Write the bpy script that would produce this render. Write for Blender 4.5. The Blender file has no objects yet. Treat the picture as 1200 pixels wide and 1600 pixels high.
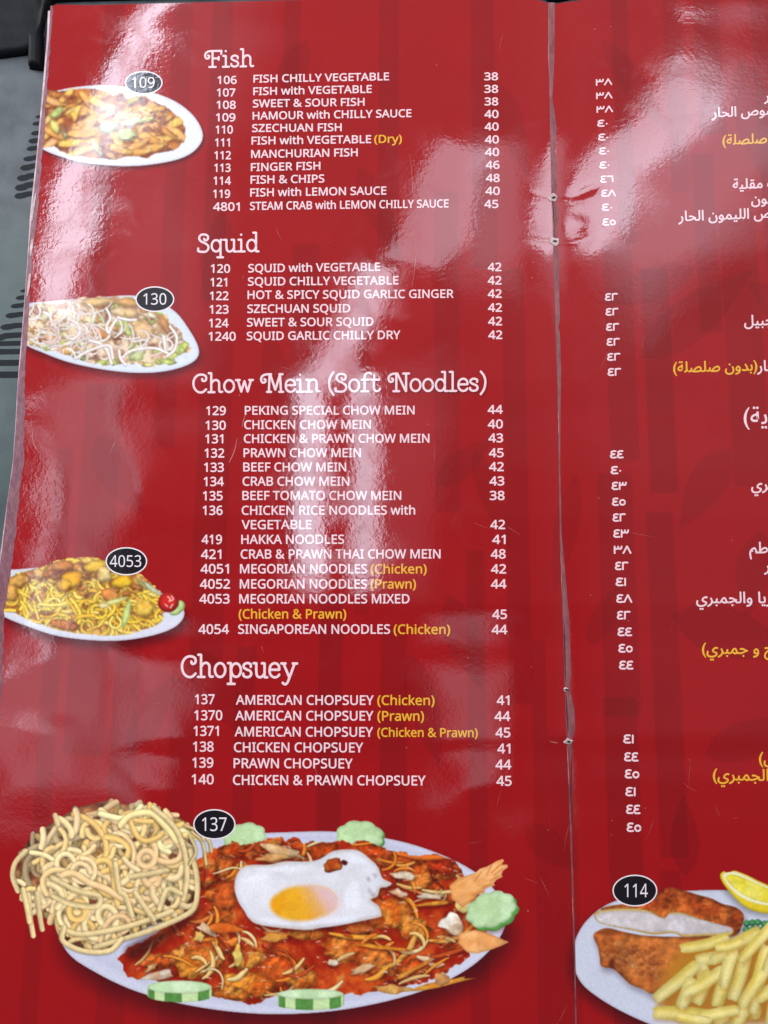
import bpy, math, random
import numpy as np

# ---------------------------------------------------------------- camera, world, lamps, exposure
sc = bpy.context.scene
F = 1200.0                      # focal length in photo pixels (photo 1200 x 1600)
TH = math.radians(7.8)
DIST = 0.28
CAM = np.array([0.0, -DIST*math.sin(TH), DIST*math.cos(TH)])
cd = bpy.data.cameras.new('camera'); cam = bpy.data.objects.new('camera', cd)
sc.collection.objects.link(cam)
cam.location = CAM; cam.rotation_euler = (TH, 0, 0)
cd.sensor_fit = 'VERTICAL'; cd.sensor_height = 32.0; cd.lens = 32.0*F/1600
cd.clip_start = 0.01; cd.clip_end = 50
sc.camera = cam
w = bpy.data.worlds.new('World'); sc.world = w; w.use_nodes = True
w.node_tree.nodes['Background'].inputs[0].default_value = (0.80, 0.88, 1.0, 1)
w.node_tree.nodes['Background'].inputs[1].default_value = 0.15

def area(name, loc, sx, sy, radiance, col, target=None):
    l = bpy.data.lights.new(name, 'AREA'); l.shape = 'RECTANGLE'; l.size = sx; l.size_y = sy
    l.energy = radiance*math.pi*sx*sy; l.color = col
    o = bpy.data.objects.new(name, l); sc.collection.objects.link(o); o.location = loc
    if target:
        from mathutils import Vector
        o.rotation_euler = (Vector(target)-Vector(loc)).to_track_quat('-Z', 'Y').to_euler()
    return o
H1 = 1.5
def mirror_at(px, py):
    """where flat paper at this photo pixel shows the ceiling, H1 above the table"""
    x, y = (px-600)/F, (800-py)/F
    r = np.array([x, y*math.cos(TH)+math.sin(TH), y*math.sin(TH)-math.cos(TH)])
    P = CAM-r*CAM[2]/r[2]
    return np.array([P[0]+(P[0]-CAM[0])/CAM[2]*H1, P[1]+(P[1]-CAM[1])/CAM[2]*H1])
def strip_lamp(name, p0, p1, width_px, radiance, col=(0.78, 0.85, 1.0)):
    q0, q1 = mirror_at(*p0), mirror_at(*p1); d = q1-q0; ln = float(np.hypot(*d))
    wd = width_px*0.000233*(1+H1/CAM[2])
    o = area(name, (*((q0+q1)/2), H1), wd, ln, radiance, col)
    o.rotation_euler = (0, 0, math.atan2(d[1], d[0])-math.pi/2)
    return o
# (one end, other end, width, radiance): unseen lamps added and aimed to give the film its glare streaks and haze
LAMPS = [
 ('glare_streak_lamp', (285, -30), (86, 400), 50, 18.0), ('glare_streak_lamp', (86, 395), (86, 500), 54, 17.0), ('glare_haze_lamp', (340, -40), (190, 300), 190, 0.95), ('glare_haze_lamp', (245, 300), (215, 600), 170, 1.0),
 ('glare_streak_lamp', (486, 890), (486, 600), 48, 14.5), ('glare_streak_lamp', (570, 890), (570, 590), 40, 12.0), ('glare_streak_lamp', (505, 610), (600, 430), 52, 11.0), ('glare_streak_lamp', (640, 420), (730, 230), 104, 5.2), ('glare_haze_lamp', (770, 430), (800, 200), 100, 2.4), ('glare_haze_lamp', (620, 900), (660, 560), 90, 0.5),
 ('glare_streak_lamp', (880, 360), (1100, 120), 105, 8.5), ('glare_haze_lamp', (950, 400), (1230, 130), 210, 3.4),
 ('glare_streak_lamp', (72, 640), (50, 1075), 24, 5.5), ('glare_haze_lamp', (120, 590), (120, 870), 90, 2.0), ('glare_haze_lamp', (175, 600), (178, 760), 36, 2.0),
 ('glare_haze_lamp', (60, 1280), (80, 1000), 170, 2.0), ('glare_haze_lamp', (215, 1200), (215, 1020), 80, 1.9),
 ('glare_haze_lamp', (745, 1245), (735, 1000), 92, 1.6), ('glare_haze_lamp', (1110, 1200), (1110, 620), 330, 0.22), ('glare_haze_lamp', (1060, 620), (1060, 0), 420, 0.22)]
for i, (nm, p0, p1, wd, rad) in enumerate(LAMPS):
    if nm == 'glare_streak_lamp': strip_lamp(nm, p0, p1, wd, rad); continue
    a, b = np.array(p0, float), np.array(p1, float); mid = (a+b)/2; ln = np.hypot(*(b-a))
    for q, (kk, part) in enumerate(((-.30, .3), (-.05, .3), (.2, .22), (.45, .18))):     # soft-edged added haze: nested lamps, one above the other
        ex = kk*wd; o = strip_lamp(nm, tuple(mid+(a-mid)*(ln+ex)/ln), tuple(mid+(b-mid)*(ln+ex)/ln), wd+ex, rad*part); o.location.z += 0.02+0.012*q+0.002*i
for i in range(5): area('haze_fill_lamp', (0, 2.3+0.11*i, 2.0+0.02*i), 6.4, 4.6-0.22*i, 0.068, (1.0, 0.96, 0.98))  # broad overhead fill, added for the pale haze on the upper page
area('side_key_lamp', (-1.35, 0.80, 0.75), 0.8, 0.8, 17.0, (0.95, 0.98, 1.0), (0, 0, 0))  # unseen key light added at the left, clear of the film's mirror angles
area('room_lamp', (1.5, 0.9, 1.0), 1.0, 1.0, 5.0, (1.0, 0.97, 0.95), (0, 0, 0))
sc.view_settings.view_transform = 'Standard'; sc.view_settings.look = 'None'
sc.view_settings.exposure = 0.0; sc.view_settings.gamma = 1.0
sc.view_settings.use_curve_mapping = False

# ---------------------------------------------------------------- small numeric helpers
rng = np.random.default_rng(7)
rnd = random.Random(11)
def lin(c):
    c = np.asarray(c, float)
    return np.where(c <= 0.04045, c/12.92, ((np.clip(c, 0, None)+0.055)/1.055)**2.4)
def rgb(r, g, b): return np.array([r, g, b], float)/255.0
def smooth(x, a, b):
    t = np.clip((x-a)/(b-a), 0, 1); return t*t*(3-2*t)
def catmull(pts, n=8, closed=False):
    p = np.asarray(pts, float)
    if len(p) < 3 and not closed:
        t = np.linspace(0, 1, n+1)[:, None]; return p[0]*(1-t)+p[-1]*t
    if closed: q = np.vstack([p[-1], p, p[0], p[1]])
    else: q = np.vstack([2*p[0]-p[1], p, 2*p[-1]-p[-2]])
    out = []
    t = np.linspace(0, 1, n, endpoint=False)[:, None]
    for i in range(1, len(q)-2):
        a, b, c, d = q[i-1], q[i], q[i+1], q[i+2]
        out.append(0.5*((2*b)+(c-a)*t+(2*a-5*b+4*c-d)*t*t+(3*b-a-3*c+d)*t**3))
    if not closed: out.append(q[-2][None])
    return np.vstack(out)
def box_blur(a, r):
    r = int(r)
    if r < 1: return a
    for ax in (0, 1):
        for _ in range(3):
            p = np.pad(a, [(r+1, r) if k == ax else (0, 0) for k in (0, 1)], mode='edge')
            c = np.cumsum(p, axis=ax); n = a.shape[ax]
            if ax == 0: a = (c[2*r+1:2*r+1+n]-c[:n])/(2*r+1)
            else: a = (c[:, 2*r+1:2*r+1+n]-c[:, :n])/(2*r+1)
    return a
def vnoise(X, Y, scale, seed):
    g = np.random.default_rng(seed).random((256, 256))
    x = X/scale; y = Y/scale
    xi = np.floor(x).astype(int); yi = np.floor(y).astype(int)
    fx = x-xi; fy = y-yi
    fx = fx*fx*(3-2*fx); fy = fy*fy*(3-2*fy)
    a = g[yi % 256, xi % 256]; b = g[yi % 256, (xi+1) % 256]
    c = g[(yi+1) % 256, xi % 256]; d = g[(yi+1) % 256, (xi+1) % 256]
    return (a*(1-fx)+b*fx)*(1-fy)+(c*(1-fx)+d*fx)*fy
def fbm(X, Y, scale, seed, octs=4):
    s = 0; amp = 0.5; tot = 0
    for k in range(octs):
        s = s+amp*vnoise(X+37.3*k, Y+11.7*k, scale/2**k, seed+k); tot += amp; amp *= 0.55
    return s/tot
def poly_sd(P, X, Y):
    """signed distance (negative inside) of points to a closed polygon"""
    n = len(P); d2 = np.full(X.shape, 1e12); ins = np.zeros(X.shape, bool)
    for i in range(n):
        x0, y0 = P[i]; x1, y1 = P[(i+1) % n]
        ex, ey = x1-x0, y1-y0; L = ex*ex+ey*ey+1e-12
        t = np.clip(((X-x0)*ex+(Y-y0)*ey)/L, 0, 1)
        d2 = np.minimum(d2, (X-x0-t*ex)**2+(Y-y0-t*ey)**2)
        if y0 != y1:
            c = ((y0 > Y) != (y1 > Y)) & (X < (x1-x0)*(Y-y0)/(y1-y0)+x0)
            ins ^= c
    d = np.sqrt(d2)
    return np.where(ins, -d, d)
def line_dist(P, X, Y):
    """distance, signed side offset and arc position to an open polyline"""
    best = np.full(X.shape, 1e9); side = np.zeros(X.shape); pos = np.zeros(X.shape)
    n = len(P)-1
    for i in range(n):
        x0, y0 = P[i]; x1, y1 = P[i+1]
        ex, ey = x1-x0, y1-y0; L = math.hypot(ex, ey)+1e-9
        t = np.clip(((X-x0)*ex+(Y-y0)*ey)/(L*L), 0, 1)
        dx = X-x0-t*ex; dy = Y-y0-t*ey
        d = np.hypot(dx, dy); m = d < best
        best = np.where(m, d, best)
        side = np.where(m, (dx*ey-dy*ex)/L, side)
        pos = np.where(m, (i+t)/n, pos)
    return best, side, pos

# ---------------------------------------------------------------- photo pixel -> ray -> place in the world
cT, sT = math.cos(TH), math.sin(TH)
def ray(px, py):
    x = (np.asarray(px, float)-600)/F; y = (800-np.asarray(py, float))/F
    return np.stack([x, y*cT+sT, y*sT-cT], -1)
def at_z(px, py, z):
    r = ray(px, py); t = (z-CAM[2])/r[..., 2]
    return CAM+r*t[..., None]
TABLE_Z = -0.0060
WAVE = 0.000045
BUMP_FINE, BUMP_WIDE = 1.35e-5, 0.9e-5

# ---------------------------------------------------------------- outlines of the booklet (photo pixels)
def interp(tab):
    t = np.array(tab, float)
    return lambda v: np.interp(v, t[:, 0], t[:, 1])
LEFT = interp([(-20, 82), (8, 82), (60, 78), (140, 72), (220, 67), (260, 63), (330, 57), (400, 49), (480, 44), (540, 40), (600, 37), (660, 37), (720, 36), (783, 28), (860, 20), (950, 6), (1050, 2), (1110, -1), (1600, -28), (1800, -40)])
MARGIN = interp([(-20, 79), (8, 79), (60, 76), (140, 69), (220, 61), (260, 57), (330, 50), (400, 44), (480, 38), (540, 34), (600, 28), (660, 25), (720, 21), (783, 12), (860, 3), (950, -9), (1050, -12), (1110, -14), (1600, -36), (1800, -48)])
OUTER = interp([(-20, 74), (18, 74), (60, 72), (140, 65), (220, 58), (260, 54), (330, 46), (400, 42), (480, 36), (540, 31), (600, 26), (660, 23), (720, 19), (783, 10), (860, 0), (950, -14), (1050, -17), (1110, -20), (1600, -42), (1800, -54)])
SPINE_L = interp([(-40, 856), (0, 857), (100, 858), (200, 860), (300, 862), (378, 865), (500, 868), (600, 871.5), (700, 873), (840, 875), (1000, 881), (1077, 883), (1158, 886), (1300, 891), (1500, 897), (1600, 899), (1800, 905)])
SPINE_R = interp([(-40, 866), (0, 866), (50, 866), (100, 865), (140, 863), (155, 862), (170, 865), (200, 869), (235, 866), (255, 869), (300, 869), (312, 866), (330, 872), (378, 869), (400, 872), (500, 874), (512, 871.5), (520, 874), (580, 876), (640, 875), (720, 874.5), (840, 877), (870, 880), (960, 888), (1050, 892), (1077, 889), (1084, 891), (1110, 897), (1140, 898), (1158, 893), (1200, 890.5), (1300, 893), (1400, 895.6), (1500, 898.4), (1600, 900.2), (1800, 906)])
TOP_L = interp([(78, 10), (90, 7), (140, 8), (300, 4), (470, 0), (650, -4), (800, -3), (841, 0), (857, 5)])
TOP_R = interp([(864, 7), (880, 4), (920, -1), (1000, -8), (1200, -20), (1800, -50)])
BOT = 1740.0

# ---------------------------------------------------------------- the waves in the laminated paper
GS = 4
gx = np.arange(-160, 1860, GS, float); gy = np.arange(-120, 1860, GS, float)
GX, GY = np.meshgrid(gx, gy)
P0 = at_z(GX, GY, 0.0)
aflat = (P0[..., 0]-CAM[0])/CAM[2]
def soft(sd, wdt): return smooth(-sd, -wdt, wdt)
def pmask(pts, wdt): return soft(poly_sd(catmull(pts, 4, True), GX, GY), wdt)
# sideways bends of the paper: (straight lamp image, where the photograph shows it, reach in pixels)
def bend(straight, real, reach):
    st = np.array(straight, float); re = np.array(real, float)
    o = np.argsort(st[:, 1]); xl = np.interp(gy, st[o, 1], st[o, 0])
    o = np.argsort(re[:, 1]); xr = np.interp(gy, re[o, 1], re[o, 0])
    m = smooth(gy, re[:, 1].min()-60, re[:, 1].min())*smooth(-gy, -re[:, 1].max()-60, -re[:, 1].max())
    d = (xr-xl)*m
    d = np.convolve(np.pad(d, 4, mode='edge'), np.ones(9)/9, 'valid')
    # the surface at xr must tilt as much as flat paper at xl would need
    return (d[:, None]*0.000233/CAM[2]/2*(1+CAM[2]/H1))*np.exp(-((GX-xr[:, None])/reach)**2)
sx = bend([(285, -30), (86, 400)], [(285, -10), (232, 40), (212, 80), (188, 120), (166, 165), (150, 215), (128, 260), (108, 300), (98, 340), (92, 400), (88, 490)], 70)
sx = sx+bend([(486, 890), (486, 600)], [(482, 600), (486, 640), (482, 700), (474, 760), (476, 820), (492, 880)], 30)
sx = sx+bend([(72, 640), (50, 1075)], [(48, 650), (66, 672), (84, 715), (97, 770), (86, 812), (58, 850), (52, 900), (66, 945), (76, 975), (60, 1020), (30, 1065), (6, 1100)], 45)
sx = sx+bend([(215, 1200), (215, 1020)], [(190, 1000), (225, 1040), (250, 1090), (235, 1140), (190, 1180)], 60)
sx = sx+bend([(745, 1245), (735, 1000)], [(725, 1000), (735, 1080), (745, 1150), (755, 1200), (735, 1245)], 60)
notch1 = [(872, 314), (908, 309), (940, 290), (950, 268), (932, 258), (908, 285), (890, 303)]
notch2 = [(874, 377), (912, 371), (928, 360), (922, 340), (905, 326), (892, 337), (886, 362)]
dX = np.gradient(P0[..., 0], axis=1)
hh = np.cumsum(sx*dX, axis=1)
HG = box_blur(hh-box_blur(hh, 22), 1)
xs = SPINE_L(GY)+3
dl = np.clip(xs-GX, 0, None); dr = np.clip(GX-xs, 0, None)
HG = HG-0.0003*np.exp(-dl/24)*(GX < xs)-0.0003*np.exp(-dr/20)*(GX >= xs)
def dent(x, y, rx, ry, ang, dep):
    c, q = math.cos(ang), math.sin(ang); u = (GX-x)*c+(GY-y)*q; v = -(GX-x)*q+(GY-y)*c
    return dep*np.exp(-(u/rx)**2-(v/ry)**2)
def crease(pts, r_, dep):
    d, sd_, ps = line_dist(catmull(pts, 6), GX, GY); return dep*np.exp(-(d/r_)**2)*(1-ps)
rough_edge = fbm(GX, GY, 26, 61, 3)-0.5
HG = HG+dent(914, 300, 26, 9, -.45, -.00012)+dent(905, 352, 17, 17, .3, -.00013)+0.00003*rough_edge*np.exp(-((GX-895)/40)**2-((GY-335)/70)**2)
HG = HG+crease([(869, 312), (900, 313), (940, 296)], 3, .00007)+crease([(871, 379), (905, 377), (950, 353)], 3, .00007)+crease([(862, 309), (840, 303), (815, 296)], 4, -.00005)+crease([(862, 377), (840, 375), (810, 374)], 4, -.00005)
# slacker paper at the outer edge and near the foot of the page
slack = np.clip(smooth(GY, 560, 700)*smooth(-GX, -330, -200)+smooth(GY, 960, 1040)*smooth(-GY, -1330, -1240)*smooth(-GX, -860, -800), 0, 1)
HG = HG+slack*(0.00030*(fbm(GX, GY, 130, 15, 2)-0.5)*2)
HG = HG+WAVE*(fbm(GX, GY, 120, 5, 2)-0.5)*2.6
print('height range', HG.min(), HG.max())
def hz(px, py):
    u = np.clip((np.asarray(px, float)-gx[0])/GS, 0, len(gx)-1.001); v = np.clip((np.asarray(py, float)-gy[0])/GS, 0, len(gy)-1.001)
    i = u.astype(int); j = v.astype(int); fu = u-i; fv = v-j
    return (HG[j, i]*(1-fu)+HG[j, i+1]*fu)*(1-fv)+(HG[j+1, i]*(1-fu)+HG[j+1, i+1]*fu)*fv
PG = at_z(GX, GY, 0.0)
_t = (HG-CAM[2])/ray(GX, GY)[..., 2]
PG = CAM+ray(GX, GY)*_t[..., None]
NG = np.cross(np.gradient(PG, axis=1), -np.gradient(PG, axis=0)); NG /= np.linalg.norm(NG, axis=-1, keepdims=True)
def nrm(px, py):
    u = np.clip((np.asarray(px, float)-gx[0])/GS, 0, len(gx)-1.001); v = np.clip((np.asarray(py, float)-gy[0])/GS, 0, len(gy)-1.001)
    i = u.astype(int); j = v.astype(int); fu = (u-i)[..., None]; fv = (v-j)[..., None]
    n = (NG[j, i]*(1-fu)+NG[j, i+1]*fu)*(1-fv)+(NG[j+1, i]*(1-fu)+NG[j+1, i+1]*fu)*fv
    return n/np.linalg.norm(n, axis=-1, keepdims=True)
def place(px, py, lift=0.0):
    return at_z(px, py, hz(px, py))+nrm(px, py)*lift

# ---------------------------------------------------------------- scene-building helpers
col = sc.collection
def raw_mesh(name, verts, loops, starts, totals, mats, parent=None, mat_idx=None, ink=None, normals=None, smooth_it=True):
    me = bpy.data.meshes.new(name)
    verts = np.ascontiguousarray(verts, dtype=np.float32); loops = np.ascontiguousarray(loops, dtype=np.int32)
    me.vertices.add(len(verts)); me.vertices.foreach_set('co', verts.ravel())
    me.loops.add(len(loops)); me.loops.foreach_set('vertex_index', loops)
    me.polygons.add(len(starts)); me.polygons.foreach_set('loop_start', np.ascontiguousarray(starts, dtype=np.int32))
    for m in mats: me.materials.append(m)
    if mat_idx is not None: me.polygons.foreach_set('material_index', np.ascontiguousarray(mat_idx, dtype=np.int32))
    me.update(calc_edges=True); me.validate()
    if smooth_it: me.polygons.foreach_set('use_smooth', np.ones(len(me.polygons), bool))
    if ink is not None:
        a = me.attributes.new('ink', 'FLOAT_COLOR', 'POINT')
        c = np.ones((len(verts), 4), np.float32); c[:, :3] = ink; a.data.foreach_set('color', c.ravel())
    if normals is not None and len(me.vertices) == len(normals):
        me.normals_split_custom_set_from_vertices([tuple(n) for n in normals])
    o = bpy.data.objects.new(name, me); col.objects.link(o)
    if parent is not None: o.parent = parent
    return o
def poly_mesh(name, verts, faces, mats, parent=None, **k):
    loops = [i for f in faces for i in f]; tot = [len(f) for f in faces]
    st = np.concatenate([[0], np.cumsum(tot)[:-1]]) if tot else []
    return raw_mesh(name, verts, loops, st, tot, mats, parent, **k)
def grid_quads(nr, nc):
    i = np.arange(nr*nc).reshape(nr, nc)
    return np.stack([i[:-1, :-1], i[1:, :-1], i[1:, 1:], i[:-1, 1:]], -1).reshape(-1, 4)
def quad_mesh(name, verts, quads, mats, parent=None, **k):
    return raw_mesh(name, verts, quads.ravel(), np.arange(len(quads))*4, None, mats, parent, **k)
def label(o, text): o['label'] = text; return o

booklet = bpy.data.objects.new('menu_booklet', None); col.objects.link(booklet)
booklet.empty_display_size = 0.05
booklet['label'] = 'open glossy red restaurant menu with printed dishes and white lists, lying on the grey table'
booklet['category'] = 'menu'

# ---------------------------------------------------------------- materials
def new_mat(name):
    m = bpy.data.materials.new(name); m.use_nodes = True
    nt = m.node_tree; b = nt.nodes['Principled BSDF']
    return m, nt, b
def laminate(name, color=None, rough=0.05, grain=0.04, bump=1.0):
    """glossy laminated print: ink colour under a slightly crinkled clear film"""
    m, nt, b = new_mat(name); N = nt.nodes; L = nt.links
    tc = N.new('ShaderNodeTexCoord'); tc.object = booklet
    if color is None:
        at = N.new('ShaderNodeAttribute'); at.attribute_name = 'ink'; src = at.outputs['Color']
    else:
        rg = N.new('ShaderNodeRGB'); rg.outputs[0].default_value = (*lin(color), 1); src = rg.outputs[0]
    nz = N.new('ShaderNodeTexNoise'); nz.inputs['Scale'].default_value = 1400; nz.inputs['Detail'].default_value = 2
    L.new(tc.outputs['Object'], nz.inputs['Vector'])
    mr = N.new('ShaderNodeMapRange'); mr.inputs['From Min'].default_value = 0.3; mr.inputs['From Max'].default_value = 0.7
    mr.inputs['To Min'].default_value = 1-grain; mr.inputs['To Max'].default_value = 1+grain
    L.new(nz.outputs['Fac'], mr.inputs['Value'])
    mx = N.new('ShaderNodeVectorMath'); mx.operation = 'SCALE'
    L.new(src, mx.inputs[0]); L.new(mr.outputs[0], mx.inputs['Scale']); L.new(mx.outputs[0], b.inputs['Base Color'])
    sm = N.new('ShaderNodeTexNoise'); sm.inputs['Scale'].default_value = 55; sm.inputs['Detail'].default_value = 5; sm.inputs['Distortion'].default_value = 1.2
    sr = N.new('ShaderNodeMapRange'); sr.inputs['From Min'].default_value = .45; sr.inputs['From Max'].default_value = .72; sr.inputs['To Min'].default_value = rough*.9; sr.inputs['To Max'].default_value = rough*2.6
    L.new(tc.outputs['Object'], sm.inputs['Vector']); L.new(sm.outputs['Fac'], sr.inputs['Value']); L.new(sr.outputs[0], b.inputs['Roughness'])
    n1 = N.new('ShaderNodeTexNoise'); n1.inputs['Scale'].default_value = 620; n1.inputs['Detail'].default_value = 2.5; n1.inputs['Distortion'].default_value = 0.6
    n2 = N.new('ShaderNodeTexNoise'); n2.inputs['Scale'].default_value = 150; n2.inputs['Detail'].default_value = 1
    L.new(tc.outputs['Object'], n1.inputs['Vector']); L.new(tc.outputs['Object'], n2.inputs['Vector'])
    b1 = N.new('ShaderNodeBump'); b1.inputs['Distance'].default_value = BUMP_FINE*bump; b1.inputs['Strength'].default_value = 1
    b2 = N.new('ShaderNodeBump'); b2.inputs['Distance'].default_value = BUMP_WIDE*bump; b2.inputs['Strength'].default_value = 1
    L.new(n2.outputs['Fac'], b2.inputs['Height']); L.new(n1.outputs['Fac'], b1.inputs['Height'])
    L.new(b2.outputs[0], b1.inputs['Normal']); L.new(b1.outputs[0], b.inputs['Normal'])
    return m
M_PAGE = laminate('printed_red_page', rough=0.05, grain=0.05)
M_DISH = laminate('printed_food_picture', rough=0.05, grain=0.05)
M_WHITE = laminate('printed_white_ink', rgb(238, 202, 206), grain=0.02)
M_YELLOW = laminate('printed_yellow_ink', rgb(232, 170, 50), grain=0.02)
M_BLACK = laminate('printed_black_ink', rgb(24, 18, 24), grain=0.1)
M_BADGE = laminate('printed_badge_white', rgb(232, 220, 222), grain=0.02)

def worn(name, c1, c2, scale=500, rough=0.35):
    m, nt, b = new_mat(name); N = nt.nodes; L = nt.links
    tc = N.new('ShaderNodeTexCoord'); tc.object = booklet
    mp = N.new('ShaderNodeMapping'); mp.inputs['Scale'].default_value = (1, 0.35, 1)
    nz = N.new('ShaderNodeTexNoise'); nz.inputs['Scale'].default_value = scale; nz.inputs['Detail'].default_value = 5; nz.inputs['Roughness'].default_value = 0.7
    rp = N.new('ShaderNodeValToRGB'); rp.color_ramp.elements[0].position = 0.35; rp.color_ramp.elements[1].position = 0.72
    rp.color_ramp.elements[0].color = (*lin(c1), 1); rp.color_ramp.elements[1].color = (*lin(c2), 1)
    L.new(tc.outputs['Object'], mp.inputs['Vector']); L.new(mp.outputs[0], nz.inputs['Vector']); L.new(nz.outputs['Fac'], rp.inputs[0]); L.new(rp.outputs[0], b.inputs['Base Color'])
    b.inputs['Roughness'].default_value = rough
    bp = N.new('ShaderNodeBump'); bp.inputs['Distance'].default_value = 4e-5
    L.new(nz.outputs['Fac'], bp.inputs['Height']); L.new(bp.outputs[0], b.inputs['Normal'])
    return m
M_MARGIN = worn('worn_clear_margin', rgb(100, 50, 60), rgb(150, 98, 110), 700)
M_SPINE = worn('worn_spine_paper', rgb(112, 48, 53), rgb(146, 88, 92), 420, 0.5)
M_TORN = worn('torn_white_paper', rgb(170, 138, 136), rgb(222, 200, 196), 900, 0.7)
M_EDGE = worn('page_edge_paper', rgb(150, 106, 116), rgb(212, 188, 194), 700, 0.5)
M_HOLE, _, _b = new_mat('dark_staple_hole'); _b.inputs['Base Color'].default_value = (0.006, 0.004, 0.004, 1); _b.inputs['Roughness'].default_value = 0.8
M_CREASE = worn('cracked_film', rgb(176, 92, 84), rgb(206, 132, 116), 900, 0.4)

# ---------------------------------------------------------------- painter for the printed pictures
class Canvas:
    def __init__(s, x0, y0, x1, y1, bg):
        s.x0, s.y0 = x0, y0
        s.X, s.Y = np.meshgrid(np.arange(x0, x1+1, dtype=float), np.arange(y0, y1+1, dtype=float))
        s.c = np.empty(s.X.shape+(3,)); s.c[:] = bg
        s.id = np.zeros(s.X.shape, int)
    def win(s, pts, pad):
        p = np.asarray(pts); h, wd = s.X.shape
        a = max(0, int(p[:, 0].min()-pad-s.x0)); b = min(wd, int(p[:, 0].max()+pad-s.x0)+2)
        c = max(0, int(p[:, 1].min()-pad-s.y0)); d = min(h, int(p[:, 1].max()+pad-s.y0)+2)
        return (slice(c, d), slice(a, b)) if b > a and d > c else None
    def mix(s, w_, cov, color, ident=None):
        s.c[w_] = s.c[w_]*(1-cov[..., None])+color*cov[..., None]
        if ident is not None:
            v = s.id[w_]; v[cov > 0.5] = ident; s.id[w_] = v
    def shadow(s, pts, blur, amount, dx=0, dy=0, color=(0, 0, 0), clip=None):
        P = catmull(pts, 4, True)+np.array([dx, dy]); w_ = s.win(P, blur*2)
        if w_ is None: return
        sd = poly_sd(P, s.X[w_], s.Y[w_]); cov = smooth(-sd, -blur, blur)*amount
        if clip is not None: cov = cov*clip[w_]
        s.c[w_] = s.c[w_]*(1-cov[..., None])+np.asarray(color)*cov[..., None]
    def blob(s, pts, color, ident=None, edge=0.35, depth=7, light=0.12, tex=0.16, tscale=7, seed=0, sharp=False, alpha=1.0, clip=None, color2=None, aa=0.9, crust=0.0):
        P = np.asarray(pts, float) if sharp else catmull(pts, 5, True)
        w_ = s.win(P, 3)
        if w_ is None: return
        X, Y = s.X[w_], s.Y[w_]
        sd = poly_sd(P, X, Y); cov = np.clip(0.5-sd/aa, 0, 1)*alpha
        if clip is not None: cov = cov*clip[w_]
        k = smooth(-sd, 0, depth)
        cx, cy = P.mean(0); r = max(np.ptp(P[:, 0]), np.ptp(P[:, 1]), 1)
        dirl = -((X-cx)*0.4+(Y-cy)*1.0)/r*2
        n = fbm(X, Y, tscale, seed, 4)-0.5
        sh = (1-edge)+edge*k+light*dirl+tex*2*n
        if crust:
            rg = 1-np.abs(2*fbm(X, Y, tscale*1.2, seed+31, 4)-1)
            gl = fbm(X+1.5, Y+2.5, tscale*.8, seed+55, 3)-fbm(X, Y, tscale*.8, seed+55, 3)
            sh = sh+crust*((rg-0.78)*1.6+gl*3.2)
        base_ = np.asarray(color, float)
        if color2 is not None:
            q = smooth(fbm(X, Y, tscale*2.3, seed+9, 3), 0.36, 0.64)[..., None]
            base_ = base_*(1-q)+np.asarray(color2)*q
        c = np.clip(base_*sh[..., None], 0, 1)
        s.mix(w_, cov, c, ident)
    def noodle(s, pts, r, color, ident=None, dark=0.55, rim=1.3, rimdark=0.5, hi=0.10, taper=0.0, seed=0, clip=None):
        P = catmull(pts, 5); w_ = s.win(P, r+rim+3)
        if w_ is None: return
        X, Y = s.X[w_], s.Y[w_]
        d, side, pos = line_dist(P, X, Y)
        rr = r*(1-taper*np.abs(2*pos-1)**2)
        shade = np.clip(1-(d-rr)/max(rim, 0.1), 0, 1)*(d > rr-0.5)
        cl = 1.0 if clip is None else clip[w_]
        cov0 = np.clip(shade*rimdark, 0, 1)*cl
        s.c[w_] = s.c[w_]*(1-cov0[..., None])
        cov = np.clip(rr-d+0.5, 0, 1)*cl
        t = np.clip(side/np.maximum(rr, 0.2), -1, 1)
        dirn = P[-1]-P[0]; sg = 1.0 if dirn[0] >= 0 else -1.0
        q = np.clip(1-(t*0.9-0.28*sg)**2, 0, 1)**0.6
        n = fbm(X, Y, max(5, r*2), seed, 2)-0.5
        sh = dark+(1-dark)*q+hi*q**6+0.14*n
        s.mix(w_, cov, np.clip(np.asarray(color)*sh[..., None], 0, 1), ident)
def wob(cx, cy, rx, ry, ang=0, n=14, amp=0.16, r=rnd):
    a0 = r.random()*6.28; out = []
    k = [r.uniform(-1, 1) for _ in range(n)]
    for i in range(n):
        t = a0+i/n*2*math.pi; q = 1+amp*k[i]
        x, y = rx*q*math.cos(t), ry*q*math.sin(t)
        out.append((cx+x*math.cos(ang)-y*math.sin(ang), cy+x*math.sin(ang)+y*math.cos(ang)))
    return out
def walk(x, y, ang, length, turn, r=rnd, step=9):
    pts = [(x, y)]; k = r.uniform(-turn, turn)
    for _ in range(max(2, int(length/step))):
        k += r.uniform(-turn, turn)*0.45; k = max(-turn*1.4, min(turn*1.4, k))
        ang += k; x += math.cos(ang)*step; y += math.sin(ang)*step
        pts.append((x, y))
    return pts
def inside_poly(P, r=rnd):
    P = np.asarray(P)
    while True:
        x = r.uniform(P[:, 0].min(), P[:, 0].max()); y = r.uniform(P[:, 1].min(), P[:, 1].max())
        if poly_sd(P, np.array([x]), np.array([y]))[0] < 0: return x, y
def region(cv, P, aa=1.0):
    return np.clip(0.5-poly_sd(catmull(P, 5, True), cv.X, cv.Y)/aa, 0, 1)
def jit(c, v, r=rnd):
    k = 1+r.uniform(-v, v); return np.clip(np.array([c[0]*k*(1+r.uniform(-v, v)*0.3), c[1]*k, c[2]*k*(1+r.uniform(-v, v)*0.5)]), 0, 1)

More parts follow.
